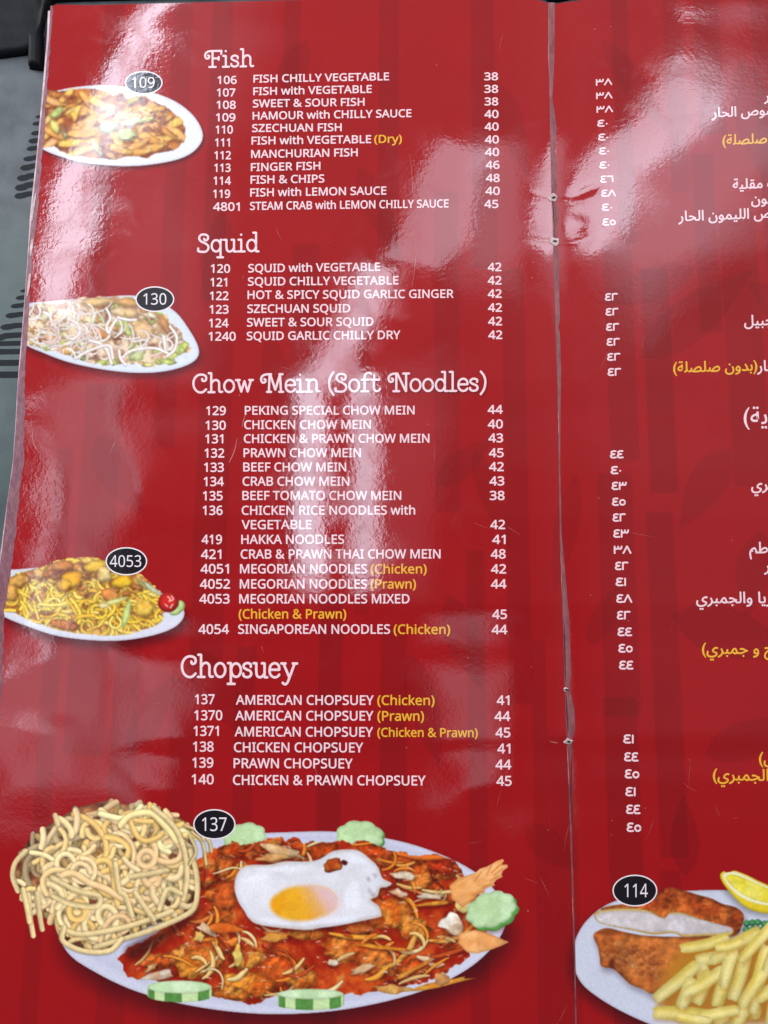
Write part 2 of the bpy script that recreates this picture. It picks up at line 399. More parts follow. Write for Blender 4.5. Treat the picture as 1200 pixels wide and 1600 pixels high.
# ---------------------------------------------------------------- the page print: red with bamboo stalks and leaves
def page_ink(X, Y):
    """ink of the red background, in photo pixels"""
    base_ = rgb(153, 15, 19); c = np.empty(X.shape+(3,)); c[:] = base_
    k = np.ones(X.shape)
    cx = 648.0
    def band(xc, wd, y0, y1, mul, tilt=0.0):
        nonlocal k
        s = 0.905+0.095*(Y/800.0)                       # lines meet far above the page
        xx = cx+(xc-cx)*s+tilt*(Y-800)
        d = np.abs(X-xx)-wd*s/2
        m = smooth(-d, -1.5, 1.5)*smooth(Y, y0-2, y0+2)*smooth(-Y, -y1-2, -y1+2)
        k = k*(1-(1-mul)*m)
    def leaf(x, y, ang, ln, wd, mul):
        nonlocal k
        t = np.linspace(0, 1, 9); up = np.sin(math.pi*t**0.75)*wd/2
        a = math.radians(ang); ca, sa = math.cos(a), math.sin(a)
        P = [(x+ln*u*ca-v*sa, y+ln*u*sa+v*ca) for u, v in zip(t, up)]+[(x+ln*u*ca+v*sa, y+ln*u*sa-v*ca) for u, v in zip(t[::-1][1:-1], up[::-1][1:-1])]
        P = np.array(P)
        m = (X > P[:, 0].min()-3) & (X < P[:, 0].max()+3) & (Y > P[:, 1].min()-3) & (Y < P[:, 1].max()+3)
        if m.any():
            sd = poly_sd(P, X[m], Y[m]); f = np.ones(X.shape); f[m] = 1-(1-mul)*smooth(-sd, -1.2, 1.2); k = k*f
    for b_ in [(130, 34, -60, 560, .84), (152, 60, 600, 1180, .86), (96, 26, 700, 1800, .86), (212, 40, 980, 1800, .85), (250, 34, -60, 700, .87), (318, 36, -60, 470, .84), (330, 52, 520, 1040, .86),
               (300, 40, 1060, 1800, .86), (392, 30, 1010, 1800, .84), (438, 28, -60, 330, .85), (470, 44, 380, 900, .87), (520, 36, 930, 1800, .80), (566, 22, 400, 960, .88), (616, 40, 980, 1500, .82), (604, 34, -60, 420, .86),
               (700, 40, 300, 800, .87), (742, 28, 860, 1800, .84), (764, 40, -60, 420, .85), (808, 36, 420, 1100, .85), (836, 22, 1000, 1800, .86), (868, 40, 1150, 1800, .86),
               (958, 50, 1090, 1800, .80), (1000, 30, -60, 380, .84), (980, 46, 380, 720, .84), (962, 54, 740, 1120, .85), (1040, 44, 420, 770, .80), (1030, 42, 800, 1340, .82), (1022, 30, 1360, 1800, .84),
               (1090, 30, -60, 300, .86), (1150, 44, -60, 210, .82), (1128, 36, 240, 520, .84), (1180, 60, 330, 760, .86), (1250, 50, -60, 1800, .84), (1370, 44, -60, 900, .84), (1420, 50, 950, 1800, .84), (1560, 44, -60, 1800, .84), (1690, 50, 100, 1500, .84)]:
        band(*b_)
    r = random.Random(5)
    for L_ in [(1000, 560, -38, 230, 70, .86), (1085, 420, 160, 160, 56, .88), (1050, 960, 18, 210, 80, .84), (1140, 700, 122, 150, 60, .86), (1100, 1180, -20, 160, 60, .86), (1072, 1370, -92, 130, 46, .82), (900, 740, 100, 190, 40, .88),
               (920, 1010, -62, 120, 40, .88), (940, 60, 55, 180, 40, .88), (1160, 90, 80, 200, 60, .86), (1190, 830, 100, 140, 60, .86), (680, 760, -40, 120, 44, .86), (740, 700, 70, 170, 36, .87), (560, 260, 65, 170, 44, .88),
               (820, 1290, 40, 110, 50, .86), (700, 930, 70, 160, 56, .86), (420, 520, 80, 180, 46, .88), (350, 330, 100, 160, 50, .86), (200, 1180, -60, 150, 46, .88), (150, 680, 60, 150, 60, .88), (640, 1020, 75, 190, 50, .85), (480, 60, 115, 150, 46, .87), (770, 120, 70, 170, 44, .88), (300, 1010, 60, 170, 60, .87)]:
        leaf(*L_)
    for _ in range(26):
        leaf(r.uniform(1230, 1760), r.uniform(0, 1700), r.uniform(0, 360), r.uniform(120, 220), r.uniform(36, 70), .86)
    k = 1-(1-k)*0.78
    c *= (0.88+0.12*k)[..., None]*np.where(np.arange(3) == 0, 1.0, 0.985)
    c[..., 0] *= (0.45+0.55*k)
    c[..., 1:] *= (0.7+0.3*k)[..., None]
    c *= (0.985+0.03*vnoise(X, Y, 60, 3))[..., None]
    return c
PLATES = {
    '109': [(60, 150), (110, 137), (170, 132.5), (230, 142), (272, 157), (302, 180), (317, 208), (310, 230), (285, 247), (240, 257), (190, 260), (130, 254), (88, 243), (58, 230), (20, 215), (0, 190), (20, 165)],
    '130': [(30, 478), (80, 470), (150, 465), (215, 462), (268, 482), (296, 515), (311, 546), (303, 565), (270, 578), (225, 583), (170, 579), (110, 567), (66, 551), (38, 538), (0, 510)],
    '4053': [(0, 895), (30, 889), (120, 886), (200, 905), (270, 935), (288, 955), (280, 975), (250, 990), (200, 1000), (150, 1001), (90, 994), (40, 978), (0, 960), (-30, 930)],
    '137': [(330, 1303), (420, 1301), (520, 1299), (600, 1309), (660, 1324), (720, 1349), (762, 1378), (786, 1412), (790, 1445), (770, 1480), (730, 1515), (670, 1545), (590, 1568), (500, 1582), (400, 1584), (300, 1572), (215, 1550), (150, 1520), (105, 1488), (88, 1440), (110, 1380), (200, 1325)],
    '114': [(896, 1500), (900, 1465), (922, 1432), (960, 1408), (1020, 1396), (1090, 1391), (1180, 1392), (1270, 1405), (1340, 1440), (1375, 1500), (1350, 1570), (1270, 1620), (1160, 1636), (1060, 1616), (980, 1585), (925, 1552), (903, 1528)],
}
def print_shadow(X, Y, c):
    """the soft drop shadow that the designer printed beneath each dish"""
    for key, (dx, dy, bl, am) in {'109': (2, 4, 5, .5), '130': (3, 7, 9, .5), '4053': (4, 10, 13, .55), '137': (8, 22, 30, .62), '114': (-4, 12, 16, .55)}.items():
        P = catmull(PLATES[key], 4, True)+np.array([dx, dy])
        m = (X > P[:, 0].min()-bl*2) & (X < P[:, 0].max()+bl*2) & (Y > P[:, 1].min()-bl*2) & (Y < P[:, 1].max()+bl*2)
        if m.any():
            sd = poly_sd(P, X[m], Y[m]); f = smooth(-sd, -bl, bl)*am
            c[m] = c[m]*(1-f[:, None])+rgb(30, 8, 16)*f[:, None]
    return c
def make_page(name, xa, xb, ya, us, vs, text):
    U, V = np.meshgrid(us, vs)
    x = xa(ya(0) if False else V*1700)*(1-U)+xb(V*1700)*U
    for _ in range(3):
        y = ya(x)+(BOT-ya(x))*V
        x = xa(y)*(1-U)+xb(y)*U
    c = print_shadow(x, y, page_ink(x, y))
    o = quad_mesh(name, place(x, y).reshape(-1, 3), grid_quads(*x.shape), [M_PAGE], booklet, ink=lin(c).reshape(-1, 3))
    return label(o, text)
fine_v = np.concatenate([np.linspace(0, 0.925, 810), np.linspace(0.93, 1, 16)])
make_page('page', LEFT, SPINE_L, TOP_L, np.linspace(0, 1, 430), fine_v, 'left page with English lists and four dishes')
make_page('page', SPINE_R, lambda y: 1700+0.02*y, TOP_R, np.concatenate([np.linspace(0, .40, 165), np.linspace(.41, 1, 60)]), fine_v, 'right page with Arabic lists and fish and chips')

# ---------------------------------------------------------------- worn margin, spine, paper below
def strip(name, fa, fb, ys, lift, mat, parent=booklet, cols=4, top=None, jag=0.0, seed=1):
    U, Y = np.meshgrid(np.linspace(0, 1, cols), ys)
    X = fa(Y)*(1-U)+fb(Y)*U
    if jag: X = X+jag*(vnoise(X*0+3, Y, 9, seed)-0.5)*2*(U > 0.9)
    Z = place(X, Y, 0.0)
    Z = Z+np.stack([np.zeros_like(U), np.zeros_like(U), np.broadcast_to(lift, U.shape)], -1)
    return quad_mesh(name, Z.reshape(-1, 3), grid_quads(*X.shape), [mat], parent)
ys = np.concatenate([np.arange(9, 1600, 4.0), [1650, 1739]])
label(strip('page_margin', MARGIN, lambda y: LEFT(y)+1.5, ys, 0.00002, M_MARGIN, jag=1.6), 'scuffed clear film along the outer edge')
# the sheet below the top sheet, and the solid block of the other sheets
def block(name, fa, fb, ytop, ybot, drop, mat, cols=40, rows=90):
    U, V = np.meshgrid(np.linspace(0, 1, cols), np.linspace(0, 1, rows))
    Y = ytop+(ybot-ytop)*V; X = fa(Y)*(1-U)+fb(Y)*U
    T = place(X, Y); T[..., 2] -= drop
    B = T.copy(); B[..., 2] = TABLE_Z+0.0002
    n = cols*rows; v = np.vstack([T.reshape(-1, 3), B.reshape(-1, 3)])
    q = [grid_quads(rows, cols), grid_quads(rows, cols)[:, ::-1]+n]
    idx = np.arange(n).reshape(rows, cols)
    ring = np.concatenate([idx[:, 0], idx[-1, 1:], idx[::-1, -1][1:], idx[0, ::-1][1:]])
    q.append(np.stack([ring[:-1], ring[:-1]+n, ring[1:]+n, ring[1:]], -1))
    return quad_mesh(name, v, np.vstack(q), [mat], booklet, smooth_it=False)
block('page_stack', OUTER, lambda y: SPINE_L(y)-1, 15, 1738, 0.0006, M_EDGE)
block('page_stack', lambda y: SPINE_R(y)+2, lambda y: 1694+0.02*y, 12, 1738, 0.0006, M_EDGE)
def spine_strip():
    U, Y = np.meshgrid(np.linspace(0, 1, 9), np.concatenate([np.arange(4, 1600, 3.0), [1650, 1738]]))
    X = (SPINE_L(Y)-0.6)*(1-U)+(SPINE_R(Y)+0.8)*U
    T = place(X, Y, 0.00003); T[..., 2] += 0.00006*np.sin(math.pi*U)
    g = np.exp(-((U-0.22)/0.08)**2); T[..., 2] -= 0.0002*g
    return quad_mesh('spine', T.reshape(-1, 3), grid_quads(*X.shape), [M_SPINE], booklet)
label(spine_strip(), 'cracked grey pink fold between the pages')
# bright worn thread along the left edge of the fold and a dark gap line
def ribbon_px(pts, half, lift, n=6):
    P = catmull(pts, n); d = np.gradient(P, axis=0); d /= np.linalg.norm(d, axis=1, keepdims=True)+1e-9
    nn = np.stack([-d[:, 1], d[:, 0]], -1); h = np.asarray(half)
    if h.ndim == 0: h = np.full(len(P), float(h))
    else: h = np.interp(np.linspace(0, 1, len(P)), np.linspace(0, 1, len(h)), h)
    A = P+nn*h[:, None]; B = P-nn*h[:, None]
    return A, B
def lines_mesh(name, items, mat, parent, lift):
    V = []; Fq = []; NN = []; k = 0
    for i, (pts, half) in enumerate(items):
        A, B = ribbon_px(pts, half, lift); n = len(A)
        for S in (A, B):
            V.append(place(S[:, 0], S[:, 1], lift+i*3e-7)); NN.append(nrm(S[:, 0], S[:, 1]))
        a = np.arange(n-1)
        Fq.append(np.stack([k+a, k+a+1, k+n+a+1, k+n+a], -1) if np.cross(np.append(A[1]-A[0], 0), np.append(B[0]-A[0], 0))[2] < 0 else np.stack([k+a, k+n+a, k+n+a+1, k+a+1], -1)); k += 2*n
    return quad_mesh(name, np.vstack(V), np.vstack(Fq), [mat], parent, normals=np.vstack(NN))
yy = np.arange(10, 1610, 40)
lines_mesh('spine_gap', [([(SPINE_L(y)+1.8+0.8*math.sin(y/60.0), y) for y in np.arange(a, b, 12)], [0.2, 0.55, 0.5, 0.2]) for a, b in ((315, 374), (980, 1070), (1086, 1150), (1168, 1300))], M_HOLE, booklet, 0.00010)
lines_mesh('worn_fold_edge', [([(SPINE_L(y)-0.3+0.5*math.sin(y/17.0), y) for y in np.arange(a, b, 10)], [0.15, 0.6, 0.35, 0.7, 0.2]) for a, b in ((6, 120), (314, 372), (640, 690), (860, 930), (1165, 1230), (1400, 1440))], M_CREASE, booklet, 0.00012)
SPEC = [(864, 309, 8, 7.5, -35), (866, 377, 8.5, 8, 10), (884, 1077, 4.2, 4.2, 0), (887, 1158, 8, 5.5, -4)]
for i, (hx, hy, rx, ry, an) in enumerate(SPEC):
    rx *= .85; ry *= .8
    r = random.Random(i)
    P = catmull(wob(hx, hy, rx, ry, math.radians(an), 12, .28, r), 4, True)
    C = np.array([[hx, hy]]); pts = np.vstack([C, hx+(P-[hx, hy])*0.5+[0, hy-hx], P]) if False else np.vstack([C, [hx, hy]+(P-[hx, hy])*0.5, P])
    n = len(P); T = place(pts[:, 0], pts[:, 1], 0.0002)
    T[1:1+n, 2] += 0.00025
    T[0, 2] -= 0.0001
    a = np.arange(n); b2 = (a+1) % n
    fs = [(0, int(1+p), int(1+q)) for p, q in zip(a, b2)]+[(int(1+p), int(1+n+p), int(1+n+q), int(1+q)) for p, q in zip(a, b2)]
    o = poly_mesh('staple_hole', T, [f[::-1] for f in fs], [M_TORN], booklet)
    hw = 3.0 if i != 2 else 2.6
    Q = catmull(wob(hx+0.8, hy+0.6, hw, 1.5, math.radians(an*0.6), 8, .25, r), 4, True)
    T = place(Q[:, 0], Q[:, 1], 0.00062)
    poly_mesh('hole', T, [list(range(len(Q)))[::-1]], [M_HOLE], o)
# cracks in the film
cr = [([(386, 641), (381, 655), (378, 668)], [.2, .5, .2]), ([(371, 684), (366, 705), (358, 723)], [.2, .6, .3]), ([(646, 362), (650, 385), (648, 420), (643, 450)], [.1, .5, .4, .1]),
      ([(49, 655), (52, 690), (57, 702)], [.2, .5, .5]), ([(172, 708), (178, 695), (181, 690)], [.2, .5, .2]), ([(640, 240), (645, 290), (640, 305)], [.1, .3, .1]), ([(826, 299), (842, 306), (858, 310)], [.1, .7, .4]),
      ([(858, 1158), (866, 1160), (872, 1161)], [.2, .6, .2]), ([(826, 374), (845, 378), (862, 378)], [.1, .3, .3])]
lines_mesh('film_crack', cr, M_CREASE, booklet, 0.00005)
sp = []
lines_mesh('exposed_paper', [([(56, 302), (53, 320), (50, 345)], [.8, 1.8, 1.2]), ([(51, 374), (49, 388), (48, 400)], [1.6, 2.2, 1.2]), ([(47, 428), (45, 446), (42.5, 463)], [1.5, 2.0, .8])], M_TORN, booklet, 0.00014)
r = random.Random(21)
for _ in range(70):
    x, y = r.uniform(60, 1190), r.uniform(30, 1580); s = r.uniform(0.4, 0.9)
    sp.append(([(x, y), (x+s, y+s*r.uniform(-1, 1)), (x+2*s, y+s*r.uniform(-1, 1))], s*0.7))
sc_ = []
for _ in range(46):
    x, y = r.uniform(60, 1190), r.uniform(20, 1580); a_ = r.choice([1.2, 1.9, .3])+r.gauss(0, .3); ln = r.uniform(8, 46); k_ = r.uniform(-.15, .15)
    sc_.append(([(x+t*ln*math.cos(a_+k_*t), y+t*ln*math.sin(a_+k_*t)) for t in (0, .33, .66, 1)], [.04, .16, .10, .04]))
o = lines_mesh('fine_scratch', sc_, M_CREASE, booklet, 0.00004); o['kind'] = 'stuff'
o = lines_mesh('dust_speck', sp, M_CREASE, booklet, 0.00009); o['kind'] = 'stuff'

# ---------------------------------------------------------------- printed dishes
def emit(cv, names, gamma=1.0, sat=1.0, lift=0.000018):
    """cut the painted picture into its parts: one flat mesh each, lying on the page"""
    h, wd = cv.id.shape
    food = box_blur((cv.id > 1)*1.0, 1)[..., None]
    g = np.clip(cv.c, 0, 1)**gamma; m_ = g.mean(-1, keepdims=True); g = np.clip(m_+(g-m_)*sat, 0, 1)
    cv.c = cv.c*(1-food)+g*food
    for _ in range(1):                                   # the halftone picture is a little soft
        for ax in (0, 1):
            q = np.pad(cv.c, [(1, 1) if k == ax else (0, 0) for k in range(3)], mode='edge')
            cv.c = (np.take(q, range(0, q.shape[ax]-2), ax)+2*np.take(q, range(1, q.shape[ax]-1), ax)+np.take(q, range(2, q.shape[ax]), ax))/4
    cv.c = np.clip(cv.c*(1+0.05*(fbm(cv.X, cv.Y, 3.2, 91, 2)-0.5)[..., None]), 0, 1)
    ink = lin(cv.c)
    quads = grid_quads(h, wd)
    fid = cv.id.ravel()[quads]
    # a face belongs to the identity of its upper left corner when the corner is inside, else to any other corner
    key = fid.max(axis=1); key = np.where(fid[:, 0] > 0, fid[:, 0], key)
    inside = (fid > 0).sum(axis=1) >= 2
    parts = {}
    allv = place(cv.X, cv.Y, lift).reshape(-1, 3); alln = ink.reshape(-1, 3)
    root = None
    for k in sorted(names):
        q = quads[(key == k) & inside]
        if not len(q): continue
        used, inv = np.unique(q.ravel(), return_inverse=True)
        nm, lb = names[k]
        par = booklet if root is None else root
        o = quad_mesh(nm, allv[used], inv.reshape(-1, 4), [M_DISH], par, ink=alln[used])
        if lb: o['label'] = lb
        if root is None: root = o
    return root

def bg_canvas(x0, y0, x1, y1):
    cv = Canvas(x0, y0, x1, y1, 0); cv.c = print_shadow(cv.X, cv.Y, page_ink(cv.X, cv.Y)); return cv
def plate(cv, key, color=rgb(214, 213, 224), rim=True):
    P = PLATES[key]
    cv.blob(P, color, 1, edge=0.10, depth=5, light=-0.02, tex=0.01, tscale=40)

# --- American chopsuey with egg
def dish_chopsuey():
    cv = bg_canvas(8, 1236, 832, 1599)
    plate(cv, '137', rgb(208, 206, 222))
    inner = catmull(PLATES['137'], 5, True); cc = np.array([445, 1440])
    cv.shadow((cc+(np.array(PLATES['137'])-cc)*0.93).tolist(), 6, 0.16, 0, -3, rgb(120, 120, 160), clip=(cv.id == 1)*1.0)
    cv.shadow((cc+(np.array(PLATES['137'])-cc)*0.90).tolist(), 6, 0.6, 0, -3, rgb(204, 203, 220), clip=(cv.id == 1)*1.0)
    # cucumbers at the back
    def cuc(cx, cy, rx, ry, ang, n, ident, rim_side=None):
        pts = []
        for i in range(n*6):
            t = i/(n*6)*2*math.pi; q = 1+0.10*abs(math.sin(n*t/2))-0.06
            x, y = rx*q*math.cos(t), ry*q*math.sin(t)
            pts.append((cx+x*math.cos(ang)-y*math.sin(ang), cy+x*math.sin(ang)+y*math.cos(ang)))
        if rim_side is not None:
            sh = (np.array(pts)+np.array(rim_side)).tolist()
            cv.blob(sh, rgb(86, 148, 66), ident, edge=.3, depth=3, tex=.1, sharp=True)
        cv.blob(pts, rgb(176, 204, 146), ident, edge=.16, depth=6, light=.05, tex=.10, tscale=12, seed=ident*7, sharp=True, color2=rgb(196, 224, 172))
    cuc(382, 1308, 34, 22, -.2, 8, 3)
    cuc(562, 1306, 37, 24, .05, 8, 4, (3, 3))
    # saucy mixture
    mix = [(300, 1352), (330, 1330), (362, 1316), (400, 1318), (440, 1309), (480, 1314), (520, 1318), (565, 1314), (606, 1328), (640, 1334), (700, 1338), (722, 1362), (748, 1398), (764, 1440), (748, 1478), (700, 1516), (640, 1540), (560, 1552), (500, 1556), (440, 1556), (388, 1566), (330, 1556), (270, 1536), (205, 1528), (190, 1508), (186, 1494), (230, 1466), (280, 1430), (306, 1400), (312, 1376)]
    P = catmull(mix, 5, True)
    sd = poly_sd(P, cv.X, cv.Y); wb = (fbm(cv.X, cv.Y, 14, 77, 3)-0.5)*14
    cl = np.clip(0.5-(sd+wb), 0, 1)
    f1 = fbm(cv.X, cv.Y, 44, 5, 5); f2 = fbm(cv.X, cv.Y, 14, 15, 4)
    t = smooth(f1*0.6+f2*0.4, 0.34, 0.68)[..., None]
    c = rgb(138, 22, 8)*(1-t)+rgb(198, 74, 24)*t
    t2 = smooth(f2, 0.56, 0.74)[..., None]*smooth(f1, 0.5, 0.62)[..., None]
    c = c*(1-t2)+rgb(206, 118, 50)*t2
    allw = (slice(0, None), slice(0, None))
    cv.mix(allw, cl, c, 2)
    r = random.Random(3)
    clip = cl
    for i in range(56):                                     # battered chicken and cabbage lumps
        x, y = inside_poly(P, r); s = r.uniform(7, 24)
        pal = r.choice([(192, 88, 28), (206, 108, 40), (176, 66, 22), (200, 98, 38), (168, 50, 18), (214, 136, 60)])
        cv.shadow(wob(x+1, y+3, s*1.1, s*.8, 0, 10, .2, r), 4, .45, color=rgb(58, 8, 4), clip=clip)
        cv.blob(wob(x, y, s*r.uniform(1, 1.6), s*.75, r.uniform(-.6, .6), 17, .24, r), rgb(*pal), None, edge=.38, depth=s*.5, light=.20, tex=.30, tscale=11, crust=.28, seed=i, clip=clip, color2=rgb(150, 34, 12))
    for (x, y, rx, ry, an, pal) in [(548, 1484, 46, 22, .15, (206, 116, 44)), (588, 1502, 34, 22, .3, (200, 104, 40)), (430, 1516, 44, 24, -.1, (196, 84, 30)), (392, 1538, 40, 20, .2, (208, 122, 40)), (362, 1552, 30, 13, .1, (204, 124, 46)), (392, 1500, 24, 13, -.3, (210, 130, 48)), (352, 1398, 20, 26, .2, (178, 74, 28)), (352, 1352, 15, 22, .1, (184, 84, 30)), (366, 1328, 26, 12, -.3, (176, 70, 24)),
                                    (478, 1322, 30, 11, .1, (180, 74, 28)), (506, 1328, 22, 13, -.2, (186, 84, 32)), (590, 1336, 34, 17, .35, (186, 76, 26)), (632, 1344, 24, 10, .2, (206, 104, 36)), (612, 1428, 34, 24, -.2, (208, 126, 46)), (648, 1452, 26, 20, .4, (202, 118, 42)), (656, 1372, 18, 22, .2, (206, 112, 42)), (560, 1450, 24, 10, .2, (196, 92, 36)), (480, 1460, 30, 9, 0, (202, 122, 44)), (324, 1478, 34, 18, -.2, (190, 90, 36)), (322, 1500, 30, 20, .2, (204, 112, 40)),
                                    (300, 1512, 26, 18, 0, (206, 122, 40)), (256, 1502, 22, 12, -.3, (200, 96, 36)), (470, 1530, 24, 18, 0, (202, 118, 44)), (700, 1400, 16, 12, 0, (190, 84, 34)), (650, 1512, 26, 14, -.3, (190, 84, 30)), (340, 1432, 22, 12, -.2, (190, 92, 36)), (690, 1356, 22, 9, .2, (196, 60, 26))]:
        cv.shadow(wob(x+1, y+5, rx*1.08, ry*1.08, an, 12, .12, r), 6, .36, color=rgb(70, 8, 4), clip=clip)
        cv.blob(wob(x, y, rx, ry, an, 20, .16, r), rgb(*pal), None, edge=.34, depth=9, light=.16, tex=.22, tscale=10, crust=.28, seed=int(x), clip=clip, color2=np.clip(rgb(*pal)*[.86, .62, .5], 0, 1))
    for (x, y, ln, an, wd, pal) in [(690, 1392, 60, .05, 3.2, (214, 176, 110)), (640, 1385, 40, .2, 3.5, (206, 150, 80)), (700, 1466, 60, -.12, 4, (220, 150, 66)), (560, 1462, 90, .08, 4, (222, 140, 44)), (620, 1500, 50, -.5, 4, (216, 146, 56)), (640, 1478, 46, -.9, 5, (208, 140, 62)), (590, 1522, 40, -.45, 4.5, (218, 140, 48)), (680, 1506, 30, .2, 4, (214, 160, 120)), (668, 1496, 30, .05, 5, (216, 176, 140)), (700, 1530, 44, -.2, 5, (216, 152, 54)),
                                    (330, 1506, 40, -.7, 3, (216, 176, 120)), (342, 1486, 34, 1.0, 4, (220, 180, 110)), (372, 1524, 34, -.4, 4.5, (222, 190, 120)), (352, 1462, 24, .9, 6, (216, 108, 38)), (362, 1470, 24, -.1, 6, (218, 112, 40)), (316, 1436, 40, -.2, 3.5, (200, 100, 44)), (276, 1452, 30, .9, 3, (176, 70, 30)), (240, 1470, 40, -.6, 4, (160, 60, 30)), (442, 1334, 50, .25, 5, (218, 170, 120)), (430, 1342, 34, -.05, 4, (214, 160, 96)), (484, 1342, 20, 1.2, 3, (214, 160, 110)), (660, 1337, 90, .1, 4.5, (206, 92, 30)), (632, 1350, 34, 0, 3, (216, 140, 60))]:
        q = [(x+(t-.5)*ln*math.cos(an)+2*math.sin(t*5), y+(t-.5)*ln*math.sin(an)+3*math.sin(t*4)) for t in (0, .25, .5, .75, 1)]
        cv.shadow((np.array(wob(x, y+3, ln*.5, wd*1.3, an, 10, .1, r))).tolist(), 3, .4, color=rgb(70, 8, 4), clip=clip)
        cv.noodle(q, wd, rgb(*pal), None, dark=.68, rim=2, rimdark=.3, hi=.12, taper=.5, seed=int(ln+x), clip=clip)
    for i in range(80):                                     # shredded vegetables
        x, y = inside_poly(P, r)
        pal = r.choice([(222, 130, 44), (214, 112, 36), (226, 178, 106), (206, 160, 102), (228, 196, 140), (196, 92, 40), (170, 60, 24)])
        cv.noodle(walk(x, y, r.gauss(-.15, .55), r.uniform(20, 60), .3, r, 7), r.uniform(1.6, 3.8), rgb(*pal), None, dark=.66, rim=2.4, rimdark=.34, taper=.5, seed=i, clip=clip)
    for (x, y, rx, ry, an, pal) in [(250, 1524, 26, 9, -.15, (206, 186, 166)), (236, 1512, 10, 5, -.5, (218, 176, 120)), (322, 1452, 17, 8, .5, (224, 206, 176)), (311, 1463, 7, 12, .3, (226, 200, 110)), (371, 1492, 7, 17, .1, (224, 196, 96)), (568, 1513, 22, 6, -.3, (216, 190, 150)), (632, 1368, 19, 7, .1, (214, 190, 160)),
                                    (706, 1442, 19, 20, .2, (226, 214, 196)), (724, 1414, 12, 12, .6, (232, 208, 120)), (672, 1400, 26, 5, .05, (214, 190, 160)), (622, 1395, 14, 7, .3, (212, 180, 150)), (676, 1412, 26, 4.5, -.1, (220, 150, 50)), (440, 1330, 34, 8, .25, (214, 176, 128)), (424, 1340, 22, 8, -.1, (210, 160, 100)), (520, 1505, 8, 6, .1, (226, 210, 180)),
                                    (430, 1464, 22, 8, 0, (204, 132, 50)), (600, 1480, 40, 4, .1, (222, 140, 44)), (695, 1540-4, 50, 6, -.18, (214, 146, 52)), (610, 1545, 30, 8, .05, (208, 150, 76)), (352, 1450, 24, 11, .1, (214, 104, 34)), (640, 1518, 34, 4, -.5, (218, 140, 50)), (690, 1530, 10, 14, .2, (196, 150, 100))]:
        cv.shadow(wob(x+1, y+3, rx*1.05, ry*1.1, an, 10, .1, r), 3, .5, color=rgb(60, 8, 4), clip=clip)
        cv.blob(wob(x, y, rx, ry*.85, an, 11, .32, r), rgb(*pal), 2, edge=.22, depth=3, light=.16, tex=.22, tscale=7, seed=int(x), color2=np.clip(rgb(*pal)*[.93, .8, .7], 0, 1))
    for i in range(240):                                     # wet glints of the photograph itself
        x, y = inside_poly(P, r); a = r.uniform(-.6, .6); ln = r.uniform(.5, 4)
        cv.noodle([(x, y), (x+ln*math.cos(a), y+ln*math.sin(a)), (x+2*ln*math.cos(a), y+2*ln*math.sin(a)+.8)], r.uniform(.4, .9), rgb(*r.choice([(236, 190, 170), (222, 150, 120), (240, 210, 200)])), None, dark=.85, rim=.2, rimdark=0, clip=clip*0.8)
    # carrots and cucumbers on the right
    car = [(702, 1384), (714, 1374), (730, 1368), (742, 1364), (750, 1357), (760, 1354), (768, 1350), (776, 1345), (786, 1342), (788, 1345), (784, 1351), (793, 1351), (794, 1355), (786, 1361), (784, 1367), (786, 1370), (776, 1375), (772, 1380), (774, 1384), (764, 1386), (757, 1390), (757, 1395), (746, 1398), (740, 1406), (732, 1412), (722, 1418), (706, 1404)]
    cv.blob(car, rgb(232, 152, 82), 5, edge=.16, depth=5, light=.12, tex=.10, tscale=10, seed=8, sharp=True, color2=rgb(240, 172, 110))
    for a_, b_ in (((752, 1362), (742, 1376)), ((768, 1352), (760, 1368)), ((780, 1352), (768, 1364)), ((786, 1356), (772, 1368)), ((780, 1368), (766, 1376)), ((768, 1381), (754, 1386)), ((752, 1392), (738, 1398))):
        cv.noodle([a_, b_], 1.0, rgb(196, 104, 40), None, dark=.9, rim=1, rimdark=.1, clip=(cv.id == 5)*.8)
    for i in range(26):
        x, y = inside_poly(np.array(car), r)
        cv.noodle([(x-9, y+4.5), (x, y), (x+9, y-4.5)], .8, rgb(*r.choice([(244, 184, 126), (218, 132, 62)])), None, dark=.9, rim=.5, rimdark=0, clip=(cv.id == 5)*.4)
    cv.shadow([(724, 1428), (770, 1440), (808, 1420), (790, 1452), (740, 1460)], 6, .4, color=rgb(90, 20, 10))
    cuc(767, 1421, 40, 27, -.35, 9, 6, (5, 5))
    cv.blob([(716, 1458), (742, 1453), (768, 1460), (796, 1472), (784, 1478), (768, 1484), (745, 1490), (730, 1488), (716, 1474)], rgb(230, 150, 84), 7, edge=.18, depth=5, light=.1, tex=.1, tscale=10, seed=18, sharp=True, color2=rgb(238, 168, 104))
    # front cucumbers: pale face, striped green rind below
    def front(x0, x1, y0, y1, th, ident):
        n = 24; t = np.linspace(0, math.pi, n)
        xc, rx = (x0+x1)/2, (x1-x0)/2
        face = [(xc+rx*math.cos(a), y0+(y1-y0)*.5+(y1-y0)*.5*math.sin(a)) for a in np.linspace(0, 2*math.pi, 36, endpoint=False)]
        low = [(xc+rx*math.cos(a), y0+(y1-y0)*.5+(y1-y0)*.5*math.sin(a)) for a in t]
        side = low+[(x, y+th) for x, y in low[::-1]]
        cv.blob(side, rgb(190, 214, 150), ident, edge=.12, depth=3, light=0, tex=.08, sharp=True)
        for a, b_ in ((.06, .2), (.34, .52), (.68, .86), (.95, 1.0)):
            A = [low[int((1-q)*(n-1))] for q in np.linspace(a, b_, 6)]
            cv.blob(A+[(x, y+th) for x, y in A[::-1]], rgb(74, 124, 54), ident, edge=.2, depth=2, light=0, tex=.18, tscale=4, sharp=True)
